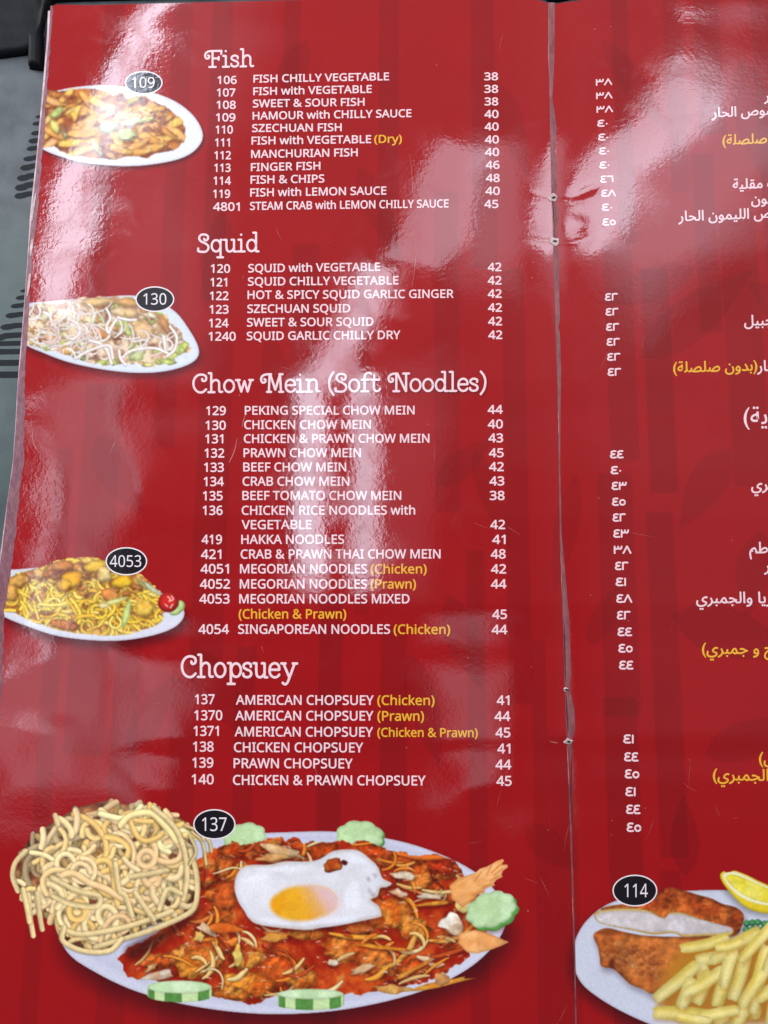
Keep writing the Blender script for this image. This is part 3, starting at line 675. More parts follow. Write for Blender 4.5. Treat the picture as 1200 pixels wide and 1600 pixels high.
        cv.blob(face, rgb(186, 216, 160), ident, edge=.12, depth=4, light=.04, tex=.08, tscale=14, sharp=True, color2=rgb(204, 226, 180))
    front(230, 331, 1532, 1552, 14, 8)
    front(434, 537, 1545, 1561, 17, 9)
    # fried egg
    egg = [(366, 1386), (372, 1364), (388, 1352), (420, 1351), (445, 1346), (480, 1346), (500, 1342), (520, 1330), (545, 1327), (562, 1330), (578, 1342), (590, 1354), (598, 1372), (612, 1380), (604, 1386), (594, 1388), (590, 1400), (580, 1406), (592, 1416), (596, 1428), (592, 1433), (560, 1440), (530, 1446), (500, 1450), (480, 1453), (440, 1450), (402, 1444), (388, 1434), (382, 1424), (372, 1408)]
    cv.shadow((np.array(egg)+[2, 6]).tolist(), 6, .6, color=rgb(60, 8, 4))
    cv.blob(egg, rgb(216, 212, 216), 10, edge=.10, depth=9, light=.03, tex=.03, tscale=30, seed=4, color2=rgb(226, 222, 228))
    eg = (cv.id == 10)*1.0
    for i in range(26):
        x, y = r.uniform(390, 590), r.uniform(1340, 1372)
        cv.shadow(wob(x, y, r.uniform(6, 16), r.uniform(2, 4), r.uniform(-.4, .2), 8, .2, r), 4, .10, color=rgb(150, 146, 160), clip=eg)
    ed = poly_sd(catmull(egg, 4, True), cv.X, cv.Y)
    rimw = smooth(ed, -7, -0.5)*smooth(fbm(cv.X, cv.Y, 22, 5, 3), .42, .62)*(cv.id == 10)
    cv.mix((slice(None), slice(None)), rimw*.5, rgb(196, 172, 150))
    for (x, y, rx, ry, an) in ((400, 1372, 22, 5, -.25), (452, 1358, 26, 4, -.05), (520, 1438, 34, 4, -.12), (552, 1400, 12, 22, .2), (430, 1440, 22, 4, .2), (560, 1345, 16, 6, .2)):
        cv.shadow(wob(x, y, rx, ry, an, 10, .2, r), 4, .65, color=rgb(240, 238, 244), clip=eg)
    for q in ((578, 1392), (576, 1374), (583, 1398), (586, 1368)):
        cv.shadow(wob(q[0], q[1], 4, 2.5, 1.2, 8, .3, r), 3, .45, color=rgb(120, 96, 100), clip=eg)
    cv.shadow([(430, 1414), (440, 1392), (470, 1384), (510, 1386), (534, 1404), (532, 1424), (500, 1434), (450, 1436)], 9, .5, color=rgb(234, 196, 190), clip=eg)
    cv.blob(wob(474, 1411, 52, 27, -.08, 20, .02, r), rgb(226, 146, 22), 11, edge=.02, depth=10, light=.02, tex=.08, tscale=20, seed=2, color2=rgb(230, 160, 34), aa=7)
    yk = np.clip(0.5-poly_sd(catmull(wob(474, 1411, 53, 28, -.08, 20, .02, r), 5, True), cv.X, cv.Y)/4, 0, 1)
    film = smooth(cv.X+0.6*(1411-cv.Y)+14*(fbm(cv.X, cv.Y, 14, 8, 3)-.5), 462, 524)*yk*0.95
    cv.mix(allw, film, rgb(220, 180, 186))
    cv.blob(wob(519, 1352, 15, 12, -.3, 14, .2, r), rgb(176, 82, 26), 10, edge=.4, depth=5, light=.2, tex=.3, tscale=5, seed=33, color2=rgb(150, 52, 16))
    cv.blob(wob(538, 1348, 5, 4, .2, 9, .15, r), rgb(70, 12, 16), 10, edge=.3, depth=2, light=0, tex=.1)
    # nest of crisp noodles
    nest = [(28, 1338), (34, 1318), (50, 1300), (74, 1284), (96, 1270), (118, 1258), (145, 1250), (172, 1246), (198, 1252), (224, 1250), (250, 1258), (272, 1266), (296, 1280), (312, 1300), (306, 1330), (312, 1360), (312, 1400), (304, 1420), (280, 1436), (240, 1450), (204, 1466), (186, 1482), (150, 1489), (118, 1486), (98, 1474), (84, 1454), (70, 1440), (48, 1432), (34, 1412), (20, 1388), (18, 1364)]
    N_ = catmull(nest, 5, True)
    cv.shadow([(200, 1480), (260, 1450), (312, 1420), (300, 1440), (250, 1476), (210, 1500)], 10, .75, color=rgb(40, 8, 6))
    ins = (np.array(nest)-np.array([165, 1365]))*.955+np.array([165, 1365])
    cv.blob(ins.tolist(), rgb(168, 112, 64), 12, edge=.3, depth=14, light=.1, tex=.6, tscale=11, seed=44, color2=rgb(104, 52, 34))
    r = random.Random(17)
    Nin = (N_-np.array([165, 1365]))*.93+np.array([165, 1365])
    def add_noodle(pts, bright, rad):
        P_ = np.array(pts); sdv = poly_sd(N_, P_[:, 0], P_[:, 1])
        keep = []
        for p, s_ in zip(pts, sdv):
            if s_ < -3: keep.append(p)
            else: break
        if len(keep) < 3: return
        cy = np.mean([p[1] for p in keep]); v = bright*(1.04-0.10*(cy-1250)/240)
        tint = r.choice([(226, 196, 142), (220, 188, 128), (230, 206, 160), (214, 176, 108), (224, 188, 142), (228, 200, 156)])
        cv.noodle(keep, rad, np.clip(rgb(*tint)*v*[1.03, .99, .92], 0, 1), 12, dark=.70, rim=2.4, rimdark=.26, hi=.05, seed=r.randint(0, 999))
    for i in range(215):
        x, y = inside_poly(Nin, r); b_ = .62+.46*min(1, i/120.0)+r.uniform(-.06, .05)
        tang = math.atan2(y-1365, x-165)+math.pi/2+r.gauss(0, .9)
        add_noodle(walk(x, y, tang, r.uniform(44, 130), .44, r, 7), b_, r.uniform(3.8, 5.2))
    # the long strands at the rim
    for pts in ([(96, 1452), (130, 1460), (190, 1450), (236, 1436), (268, 1424)], [(150, 1480), (190, 1468), (240, 1452), (290, 1430), (306, 1412), (308, 1370), (298, 1330)], [(100, 1450), (98, 1470), (130, 1486), (170, 1486), (190, 1468)], [(28, 1392), (20, 1370), (24, 1348), (40, 1330)], [(44, 1398), (47, 1432), (52, 1462)], [(58, 1396), (62, 1430), (66, 1452)], [(36, 1390), (42, 1418), (46, 1440)], [(240, 1262), (272, 1292), (288, 1330), (292, 1372), (286, 1404)],
                [(86, 1274), (90, 1288)], [(84, 1400), (110, 1412), (150, 1416), (154, 1400), (120, 1392), (82, 1372)], [(260, 1360), (230, 1366), (206, 1370)], [(212, 1396), (228, 1420), (240, 1436)], [(250, 1420), (262, 1390), (282, 1396)], [(180, 1350), (186, 1390), (196, 1400), (206, 1430)]):
        cv.noodle(pts, 4.3, np.clip(rgb(224, 194, 136)*r.uniform(.93, 1.05), 0, 1), 12, dark=.70, rim=2.4, rimdark=.28, hi=.05, seed=int(pts[0][0]))
    for pts in ([(300, 1300), (316, 1316), (322, 1350)], [(296, 1306), (306, 1330), (296, 1350)], [(310, 1300), (326, 1314), (330, 1330)], [(290, 1290), (312, 1300), (318, 1312)]):
        cv.noodle(pts, 2.6, rgb(204, 176, 116), 12, dark=.6, rim=1.5, rimdark=.4)
    return emit(cv, {1: ('dish_picture', 'large oval plate of chopsuey with a fried egg'), 2: ('chopsuey', None), 3: ('cucumber_slice', None), 4: ('cucumber_slice', None), 5: ('carrot_leaf', None), 6: ('cucumber_slice', None), 7: ('carrot_leaf', None), 8: ('cucumber_slice', None), 9: ('cucumber_slice', None), 10: ('fried_egg', None), 11: ('egg_yolk', None), 12: ('noodle_nest', None)}, .86, 1.08)
root137 = dish_chopsuey()

# --- fish strips with peppers
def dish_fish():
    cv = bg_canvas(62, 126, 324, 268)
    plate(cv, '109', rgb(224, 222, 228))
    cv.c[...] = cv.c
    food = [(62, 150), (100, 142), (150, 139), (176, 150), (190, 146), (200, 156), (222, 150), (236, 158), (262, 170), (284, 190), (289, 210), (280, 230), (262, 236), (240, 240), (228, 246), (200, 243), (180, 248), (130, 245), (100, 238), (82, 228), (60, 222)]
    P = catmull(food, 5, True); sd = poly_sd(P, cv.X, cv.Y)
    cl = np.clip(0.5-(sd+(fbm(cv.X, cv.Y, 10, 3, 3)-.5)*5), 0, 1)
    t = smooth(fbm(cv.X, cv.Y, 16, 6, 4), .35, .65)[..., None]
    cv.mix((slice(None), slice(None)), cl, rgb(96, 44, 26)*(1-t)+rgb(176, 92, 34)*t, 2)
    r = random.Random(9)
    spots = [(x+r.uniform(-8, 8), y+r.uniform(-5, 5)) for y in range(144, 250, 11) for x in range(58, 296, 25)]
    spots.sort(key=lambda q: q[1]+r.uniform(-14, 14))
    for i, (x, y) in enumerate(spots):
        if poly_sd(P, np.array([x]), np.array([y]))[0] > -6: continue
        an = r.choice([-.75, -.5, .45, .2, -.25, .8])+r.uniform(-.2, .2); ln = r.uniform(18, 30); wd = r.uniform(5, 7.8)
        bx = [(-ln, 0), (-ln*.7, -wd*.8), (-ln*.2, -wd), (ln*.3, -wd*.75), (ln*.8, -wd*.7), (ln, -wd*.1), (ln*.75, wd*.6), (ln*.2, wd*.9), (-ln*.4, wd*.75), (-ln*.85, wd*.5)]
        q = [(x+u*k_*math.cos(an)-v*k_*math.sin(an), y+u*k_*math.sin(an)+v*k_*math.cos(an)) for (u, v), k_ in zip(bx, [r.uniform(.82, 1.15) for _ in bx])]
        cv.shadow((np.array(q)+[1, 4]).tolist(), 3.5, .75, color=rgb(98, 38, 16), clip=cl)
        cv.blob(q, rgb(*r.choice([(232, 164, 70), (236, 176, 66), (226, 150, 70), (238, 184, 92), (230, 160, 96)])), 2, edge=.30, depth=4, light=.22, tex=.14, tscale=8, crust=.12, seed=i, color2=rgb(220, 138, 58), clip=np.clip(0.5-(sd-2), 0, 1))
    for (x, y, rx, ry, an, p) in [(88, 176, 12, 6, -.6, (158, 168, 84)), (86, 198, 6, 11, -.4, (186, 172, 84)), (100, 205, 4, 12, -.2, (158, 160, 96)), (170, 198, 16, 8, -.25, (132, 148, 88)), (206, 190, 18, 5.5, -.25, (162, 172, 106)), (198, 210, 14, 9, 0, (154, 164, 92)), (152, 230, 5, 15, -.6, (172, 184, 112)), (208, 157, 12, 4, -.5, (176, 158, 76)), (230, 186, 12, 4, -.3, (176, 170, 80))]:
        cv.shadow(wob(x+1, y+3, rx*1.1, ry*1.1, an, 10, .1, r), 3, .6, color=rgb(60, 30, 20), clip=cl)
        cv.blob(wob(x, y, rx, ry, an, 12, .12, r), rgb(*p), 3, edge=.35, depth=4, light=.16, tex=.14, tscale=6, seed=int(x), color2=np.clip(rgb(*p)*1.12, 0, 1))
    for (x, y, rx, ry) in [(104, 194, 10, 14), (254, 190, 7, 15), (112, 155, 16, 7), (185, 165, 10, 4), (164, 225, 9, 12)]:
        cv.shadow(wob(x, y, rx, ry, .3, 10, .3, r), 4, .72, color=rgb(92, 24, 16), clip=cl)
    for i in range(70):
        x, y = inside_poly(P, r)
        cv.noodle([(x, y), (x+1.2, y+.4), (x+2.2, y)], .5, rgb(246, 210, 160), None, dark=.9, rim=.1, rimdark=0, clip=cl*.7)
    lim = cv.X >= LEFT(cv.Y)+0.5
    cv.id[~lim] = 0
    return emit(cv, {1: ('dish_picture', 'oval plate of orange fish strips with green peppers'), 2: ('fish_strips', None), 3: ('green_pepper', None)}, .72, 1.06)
root109 = dish_fish()

# --- chow mein with pale noodles
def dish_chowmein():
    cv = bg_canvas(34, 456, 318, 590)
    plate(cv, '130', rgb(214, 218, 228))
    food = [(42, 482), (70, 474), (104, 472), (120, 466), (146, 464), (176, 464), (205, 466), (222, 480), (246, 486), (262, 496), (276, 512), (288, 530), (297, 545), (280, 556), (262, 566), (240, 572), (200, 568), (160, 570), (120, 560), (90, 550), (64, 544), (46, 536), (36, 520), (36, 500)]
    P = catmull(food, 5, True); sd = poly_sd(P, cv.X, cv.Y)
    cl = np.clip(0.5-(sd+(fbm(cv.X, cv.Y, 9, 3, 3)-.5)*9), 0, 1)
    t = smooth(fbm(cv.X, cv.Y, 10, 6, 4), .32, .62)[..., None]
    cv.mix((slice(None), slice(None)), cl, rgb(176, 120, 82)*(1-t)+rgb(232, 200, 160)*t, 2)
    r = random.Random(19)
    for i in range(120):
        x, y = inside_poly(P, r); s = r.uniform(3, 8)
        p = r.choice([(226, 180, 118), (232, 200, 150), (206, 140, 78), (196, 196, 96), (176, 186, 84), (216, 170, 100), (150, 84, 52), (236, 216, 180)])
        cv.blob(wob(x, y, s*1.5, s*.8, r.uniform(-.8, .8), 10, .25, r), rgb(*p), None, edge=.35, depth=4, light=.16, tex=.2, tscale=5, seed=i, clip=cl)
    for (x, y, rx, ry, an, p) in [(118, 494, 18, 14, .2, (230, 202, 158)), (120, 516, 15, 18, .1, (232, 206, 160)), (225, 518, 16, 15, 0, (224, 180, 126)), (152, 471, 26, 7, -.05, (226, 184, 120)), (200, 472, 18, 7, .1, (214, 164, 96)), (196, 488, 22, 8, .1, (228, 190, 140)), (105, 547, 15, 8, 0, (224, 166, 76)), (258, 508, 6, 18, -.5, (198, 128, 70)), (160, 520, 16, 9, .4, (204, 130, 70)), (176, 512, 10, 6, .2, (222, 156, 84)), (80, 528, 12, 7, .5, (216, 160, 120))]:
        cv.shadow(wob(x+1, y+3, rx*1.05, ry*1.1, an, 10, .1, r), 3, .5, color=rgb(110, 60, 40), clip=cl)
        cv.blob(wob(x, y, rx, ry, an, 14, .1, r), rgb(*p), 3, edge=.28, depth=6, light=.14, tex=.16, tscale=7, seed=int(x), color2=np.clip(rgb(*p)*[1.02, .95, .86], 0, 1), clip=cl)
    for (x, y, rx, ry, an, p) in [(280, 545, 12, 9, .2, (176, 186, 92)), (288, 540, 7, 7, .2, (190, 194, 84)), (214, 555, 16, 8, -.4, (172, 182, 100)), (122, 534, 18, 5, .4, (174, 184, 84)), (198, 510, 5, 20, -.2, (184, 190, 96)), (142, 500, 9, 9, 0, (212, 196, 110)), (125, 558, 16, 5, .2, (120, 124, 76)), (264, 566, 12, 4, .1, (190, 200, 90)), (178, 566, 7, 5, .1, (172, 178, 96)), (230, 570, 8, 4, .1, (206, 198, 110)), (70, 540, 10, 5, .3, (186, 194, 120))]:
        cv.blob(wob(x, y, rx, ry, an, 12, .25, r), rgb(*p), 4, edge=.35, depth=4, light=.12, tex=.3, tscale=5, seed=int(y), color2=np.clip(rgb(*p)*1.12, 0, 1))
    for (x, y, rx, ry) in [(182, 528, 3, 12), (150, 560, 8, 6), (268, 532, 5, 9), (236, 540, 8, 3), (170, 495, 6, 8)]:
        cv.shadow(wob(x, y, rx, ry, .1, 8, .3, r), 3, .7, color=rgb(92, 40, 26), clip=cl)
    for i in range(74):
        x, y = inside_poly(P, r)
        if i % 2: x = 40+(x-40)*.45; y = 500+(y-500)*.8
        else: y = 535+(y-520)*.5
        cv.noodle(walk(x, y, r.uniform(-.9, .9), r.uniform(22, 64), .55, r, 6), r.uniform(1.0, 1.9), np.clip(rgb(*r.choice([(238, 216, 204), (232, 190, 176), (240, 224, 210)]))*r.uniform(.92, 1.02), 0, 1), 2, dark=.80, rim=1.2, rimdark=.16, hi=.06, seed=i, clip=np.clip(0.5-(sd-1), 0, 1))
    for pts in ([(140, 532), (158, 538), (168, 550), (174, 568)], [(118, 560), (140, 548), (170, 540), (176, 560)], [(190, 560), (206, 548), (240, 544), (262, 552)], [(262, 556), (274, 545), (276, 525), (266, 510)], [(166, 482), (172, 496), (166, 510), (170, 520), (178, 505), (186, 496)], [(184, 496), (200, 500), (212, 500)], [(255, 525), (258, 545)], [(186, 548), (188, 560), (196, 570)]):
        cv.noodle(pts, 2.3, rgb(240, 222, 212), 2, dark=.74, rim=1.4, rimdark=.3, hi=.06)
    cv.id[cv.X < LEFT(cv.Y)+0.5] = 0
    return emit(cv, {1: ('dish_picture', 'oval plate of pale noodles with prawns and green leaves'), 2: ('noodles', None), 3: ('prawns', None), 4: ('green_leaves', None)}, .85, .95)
root130 = dish_chowmein()

# --- yellow noodles with a tomato
def dish_mixed():
    cv = bg_canvas(-14, 862, 300, 1010)
    plate(cv, '4053', rgb(214, 212, 222))
    food = [(-20, 930), (8, 914), (22, 898), (48, 892), (70, 884), (96, 874), (118, 872), (150, 872), (180, 884), (214, 894), (236, 912), (250, 924), (256, 952), (250, 972), (228, 982), (200, 990), (160, 992), (120, 988), (86, 982), (50, 970), (24, 958), (-20, 950)]
    P = catmull(food, 5, True); sd = poly_sd(P, cv.X, cv.Y)
    cl = np.clip(0.5-(sd+(fbm(cv.X, cv.Y, 9, 3, 3)-.5)*6), 0, 1)
    t = smooth(fbm(cv.X, cv.Y, 9, 6, 4), .36, .66)[..., None]
    cv.mix((slice(None), slice(None)), cl, rgb(140, 74, 30)*(1-t)+rgb(216, 154, 60)*t, 2)
    r = random.Random(29)
    cl2 = np.clip(0.5-(sd-1), 0, 1)
    for i in range(210):
        x, y = inside_poly(P, r)
        if y < 905 and r.random() < .55: continue
        v = .86+.18*min(1, i/150.0)
        cv.noodle(walk(x, y, r.uniform(-1, 1)+(math.pi if r.random() < .5 else 0), r.uniform(26, 70), .5, r, 6), r.uniform(2.0, 2.9), np.clip(rgb(*r.choice([(228, 180, 56), (234, 192, 66), (220, 164, 54), (236, 200, 92)]))*v, 0, 1), 2, dark=.66, rim=1.8, rimdark=.28, hi=.06, seed=i, clip=cl2)
    for i in range(60):
        x = r.gauss(120, 66); y = r.gauss(896, 13)
        s = r.uniform(4, 10)
        cv.shadow(wob(x+1, y+3, s*1.2, s*.9, 0, 10, .2, r), 3, .35, color=rgb(100, 40, 18), clip=cl)
        cv.blob(wob(x, y, s*1.3, s*.8, r.uniform(-.7, .7), 12, .26, r), rgb(*r.choice([(214, 146, 70), (220, 158, 78), (200, 124, 56), (188, 106, 50), (230, 180, 78), (234, 190, 70)])), 3, edge=.4, depth=5, light=.2, tex=.3, tscale=5, seed=i, clip=cl2, color2=rgb(186, 108, 50))
    for (x, y, rx, ry, p) in [(112, 905, 17, 15, (224, 166, 38)), (100, 915, 12, 9, (220, 160, 50)), (190, 908, 18, 10, (226, 176, 40)), (150, 884, 22, 9, (222, 170, 50)), (98, 884, 16, 9, (196, 132, 70)), (100, 976, 22, 8, (186, 112, 50)), (226, 950, 14, 14, (226, 180, 70)), (162, 898, 12, 12, (226, 196, 120)), (172, 930, 14, 10, (204, 128, 60)), (30, 906, 18, 10, (196, 140, 62)), (16, 925, 12, 12, (206, 150, 70))]:
        cv.shadow(wob(x+1, y+3, rx*1.05, ry*1.05, 0, 10, .1, r), 3, .5, color=rgb(70, 26, 14), clip=cl)
        cv.blob(wob(x, y, rx, ry, r.uniform(-.3, .3), 14, .16, r), rgb(*p), 3, edge=.34, depth=6, light=.16, tex=.24, tscale=6, seed=int(x), color2=np.clip(rgb(*p)*[.98, .86, .8], 0, 1), clip=cl2)
    for (x, y, rx, ry) in [(140, 930, 14, 6), (90, 896, 12, 5), (176, 906, 4, 4), (206, 955, 5, 9), (78, 958, 12, 5), (50, 935, 9, 5), (210, 920, 6, 3), (112, 975, 9, 5)]:
        cv.shadow(wob(x, y, rx*.8, ry*.8, -.4, 8, .3, r), 3, .6, color=rgb(84, 34, 34), clip=cl)
    for (x, y, rx, ry, an, p) in [(197, 960, 5.5, 23, .22, (176, 190, 106)), (178, 940, 22, 4, -.3, (196, 190, 110)), (238, 920, 18, 4, .6, (186, 188, 150)), (162, 946, 9, 5, 0, (226, 200, 130)), (222, 912, 14, 3, .8, (160, 150, 90))]:
        cv.blob(wob(x, y, rx, ry, an, 14, .08, r), rgb(*p), 4, edge=.3, depth=4, light=.05, tex=.14, tscale=5, seed=int(x), color2=np.clip(rgb(*p)*1.1, 0, 1))
    cv.blob(wob(277, 950, 15, 9, -.7, 14, .06, r), rgb(150, 178, 94), 5, edge=.3, depth=4, light=.1, tex=.12, color2=rgb(186, 204, 140))
    cv.blob(wob(263, 941, 16.5, 16, 0, 16, .03, r), rgb(176, 26, 22), 6, edge=.4, depth=9, light=.14, tex=.06, tscale=14)
    for q in ([(262, 932), (266, 936), (264, 940)], [(268, 931), (271, 936), (267, 939)], [(258, 944), (262, 948)], [(270, 944), (266, 950)]):
        cv.noodle(q, .9, rgb(240, 190, 180), None, dark=.9, rim=.2, rimdark=0)
    cv.id[cv.X < LEFT(cv.Y)+0.5] = 0
    return emit(cv, {1: ('dish_picture', 'oval plate of yellow noodles with a cherry tomato'), 2: ('noodles', None), 3: ('chicken_pieces', None), 4: ('spring_onion', None), 5: ('cucumber_slice', None), 6: ('cherry_tomato', None)}, .80, 1.1)
root4053 = dish_mixed()

# --- fish and chips
def dish_chips():
    cv = bg_canvas(892, 1352, 1380, 1640)
    plate(cv, '114', rgb(204, 204, 218))
    r = random.Random(41)
    back = [(1018, 1402), (1032, 1392), (1046, 1386), (1064, 1390), (1090, 1398), (1112, 1404), (1128, 1412), (1150, 1418), (1162, 1430), (1158, 1450), (1148, 1462), (1120, 1460), (1060, 1440), (1010, 1432), (985, 1424), (940, 1422), (950, 1416), (990, 1410)]
    cv.shadow((np.array(back)+[3, 6]).tolist(), 8, .4, color=rgb(60, 40, 50))
    cv.blob(back, rgb(150, 58, 22), 2, edge=.3, depth=8, light=.15, tex=.3, crust=.25, tscale=12, seed=3, color2=rgb(184, 90, 36))
    for i in range(40):
        x, y = inside_poly(np.array(back), r); s = r.uniform(1.5, 5)
        cv.blob(wob(x, y, s*1.6, s*.8, r.uniform(-.3, .6), 9, .3, r), rgb(*r.choice([(124, 40, 16), (196, 104, 44), (166, 70, 28), (90, 28, 14)])), None, edge=.4, depth=3, light=.2, tex=.3, tscale=4, seed=i, alpha=.35, clip=(cv.id == 2)*1.0)
    # lower fillet
    low = [(927, 1462), (935, 1454), (950, 1450), (975, 1456), (1010, 1462), (1070, 1464), (1110, 1462), (1130, 1480), (1120, 1500), (1080, 1510), (1065, 1530), (1040, 1545), (1018, 1553), (1005, 1546), (985, 1538), (972, 1526), (958, 1514), (940, 1510), (937, 1496), (934, 1480)]
    cv.shadow((np.array(low)+[3, 7]).tolist(), 9, .45, color=rgb(60, 44, 60))
    cv.blob(low, rgb(168, 82, 34), 3, edge=.25, depth=8, light=.10, tex=.30, tscale=16, crust=.16, seed=13, color2=rgb(186, 100, 44))
    lw = (cv.id == 3)*1.0
    for i in range(110):
        u = r.random(); x = 940+u*90+r.gauss(0, 9); y = 1484+u*22+r.gauss(0, 11)
        s = r.uniform(1.6, 5)
        cv.blob(wob(x, y, s*1.5, s, r.uniform(-.6, .9), 9, .3, r), rgb(*r.choice([(200, 122, 60), (150, 64, 28), (182, 96, 44), (214, 144, 84), (112, 44, 24)])), None, edge=.3, depth=3, light=.2, tex=.3, tscale=4, seed=i, alpha=.38, clip=lw)
    cv.shadow(wob(956, 1506, 5, 8, 0, 8, .2, r), 3, .75, color=rgb(66, 24, 16), clip=lw)
    cv.shadow([(930, 1456), (960, 1452), (970, 1460), (950, 1462)], 4, .6, color=rgb(84, 30, 14), clip=lw)
    cv.shadow([(1020, 1452), (1056, 1456), (1052, 1464), (1020, 1462)], 3, .7, color=rgb(70, 26, 16), clip=lw)
    # cut face of white fish
    cut = [(928, 1428), (945, 1421), (980, 1419), (1012, 1422), (1036, 1434), (1046, 1426), (1066, 1426), (1096, 1436), (1130, 1446), (1146, 1452), (1140, 1462), (1110, 1462), (1070, 1464), (1052, 1458), (1020, 1460), (990, 1454), (950, 1446), (934, 1440)]
    cv.shadow((np.array(cut)+[0, 4]).tolist(), 4, .5, color=rgb(90, 34, 18), clip=(cv.id > 1)*1.0)
    cv.blob(cut, rgb(214, 172, 100), 4, edge=.25, depth=4, light=0, tex=.1)
    cin = (np.array(cut)-[1036, 1441])*[.975, .82]+[1036, 1441]
    cv.blob(cin.tolist(), rgb(216, 206, 206), 4, edge=.10, depth=4, light=.03, tex=.12, tscale=9, seed=21, color2=rgb(196, 184, 184))
    # peas, lemon
    for i in range(10):
        x, y = 1166+(i % 5)*9+r.uniform(-2, 2), 1452-(i//5)*8+(-.2)*(i % 5)*4+r.uniform(-2, 2)
        cv.blob(wob(x, y, 5.5, 5.2, 0, 12, .04, r), rgb(70, 140, 84), 5, edge=.45, depth=4, light=.25, tex=.05)
    lem = [(1125, 1366), (1132, 1361), (1138, 1366), (1146, 1360), (1165, 1366), (1200, 1382), (1250, 1394), (1300, 1396), (1296, 1410), (1260, 1424), (1210, 1428), (1180, 1424), (1160, 1414), (1140, 1394), (1128, 1378)]
    cv.shadow((np.array(lem)+[-4, 4]).tolist(), 8, .4, color=rgb(40, 30, 30))
    cv.blob(lem, rgb(228, 196, 40), 6, edge=.2, depth=5, light=.08, tex=.08, tscale=10)
    li = [(1134, 1372), (1144, 1366), (1166, 1373), (1200, 1388), (1250, 1400), (1280, 1402), (1250, 1410), (1210, 1412), (1176, 1405), (1150, 1390)]
    cv.blob([(1129, 1368), (1146, 1362), (1166, 1369), (1200, 1385), (1250, 1397), (1290, 1398), (1250, 1412), (1205, 1415), (1170, 1408), (1145, 1392)], rgb(236, 230, 186), 6, edge=.05, depth=3, light=0, tex=.04)
    cv.blob(li, rgb(226, 206, 60), 6, edge=.12, depth=4, light=.04, tex=.12, tscale=9, color2=rgb(236, 220, 92))
    # chips
    def chip(x0, y0, x1, y1, wd, v=1.0, k=0):
        wd *= .80
        dx, dy = x1-x0, y1-y0; L_ = math.hypot(dx, dy); nx, ny = -dy/L_, dx/L_
        b_ = r.uniform(-3, 3)
        pts = [(x0+nx*wd*.42, y0+ny*wd*.42), (x0+dx*.5+nx*(wd*.52+b_), y0+dy*.5+ny*(wd*.52+b_)), (x1+nx*wd*.45, y1+ny*wd*.45), (x1+dx/L_*2.5, y1+dy/L_*2.5), (x1-nx*wd*.45, y1-ny*wd*.45), (x0+dx*.5-nx*(wd*.5-b_), y0+dy*.5-ny*(wd*.5-b_)), (x0-nx*wd*.42, y0-ny*wd*.42), (x0-dx/L_*2.5, y0-dy/L_*2.5)]
        cv.shadow((np.array(pts)+[2, 5]).tolist(), 5, .38, color=rgb(168, 104, 30), clip=(cv.id > 0)*1.0)
        cv.blob(pts, np.clip(rgb(232, 202, 92)*v, 0, 1), 7, edge=.16, depth=wd*.45, light=.10, tex=.07, tscale=22, seed=k, color2=np.clip(rgb(238, 216, 126)*v, 0, 1))
        m = [((pts[0][0]*.62+pts[6][0]*.38), (pts[0][1]*.62+pts[6][1]*.38)), ((pts[1][0]*.62+pts[5][0]*.38), (pts[1][1]*.62+pts[5][1]*.38)), ((pts[2][0]*.62+pts[4][0]*.38), (pts[2][1]*.62+pts[4][1]*.38))]
        cv.noodle(m, wd*.24, np.clip(rgb(244, 226, 158)*v, 0, 1), None, dark=.96, rim=.3, rimdark=0, hi=.02, clip=((cv.id == 7)*.45))
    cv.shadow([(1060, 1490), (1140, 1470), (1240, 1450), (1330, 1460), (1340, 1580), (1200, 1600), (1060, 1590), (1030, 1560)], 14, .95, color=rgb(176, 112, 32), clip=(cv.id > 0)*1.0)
    chips = [(1090, 1500, 1150, 1490, 26), (1100, 1540, 1096, 1510, 26), (1220, 1560, 1280, 1480, 26), (1240, 1590, 1330, 1530, 26), (1250, 1470, 1330, 1500, 25), (1024, 1582, 1120, 1590, 27), (1120, 1596, 1135, 1580, 26), (1180, 1590, 1172, 1560, 26), (1026, 1560, 1088, 1508, 25), (1064, 1572, 1080, 1530, 26), (1088, 1566, 1110, 1520, 30), (1114, 1500, 1186, 1456, 27), (1066, 1482, 1136, 1464, 22), (1140, 1500, 1120, 1570, 26), (1145, 1560, 1166, 1490, 26), (1150, 1600, 1200, 1500, 28), (1176, 1580, 1198, 1480, 24), (1196, 1520, 1230, 1450, 24), (1186, 1560, 1240, 1520, 26), (1240, 1600, 1210, 1540, 26), (1262, 1560, 1300, 1490, 26), (1070, 1552, 1128, 1516, 24), (1130, 1540, 1146, 1486, 24), (1160, 1570, 1192, 1520, 24), (1204, 1600, 1216, 1540, 24), (1120, 1480, 1160, 1470, 20), (1090, 1590, 1150, 1578, 22), (1158, 1500, 1212, 1440, 22), (1210, 1500, 1250, 1440, 24), (1108, 1596, 1060, 1588, 20)]
    for k, c_ in enumerate(chips): chip(*c_, v=.93+.08*k/len(chips), k=k)
    cv.id[cv.X < SPINE_R(cv.Y)+0.5] = 0
    return emit(cv, {1: ('dish_picture', 'white plate of battered fish, chips and a lemon wedge'), 2: ('battered_fish', None), 3: ('battered_fish', None), 4: ('fish_flesh', None), 5: ('green_peas', None), 6: ('lemon_wedge', None), 7: ('potato_chips', None)}, .9, 1.05)
root114 = dish_chips()

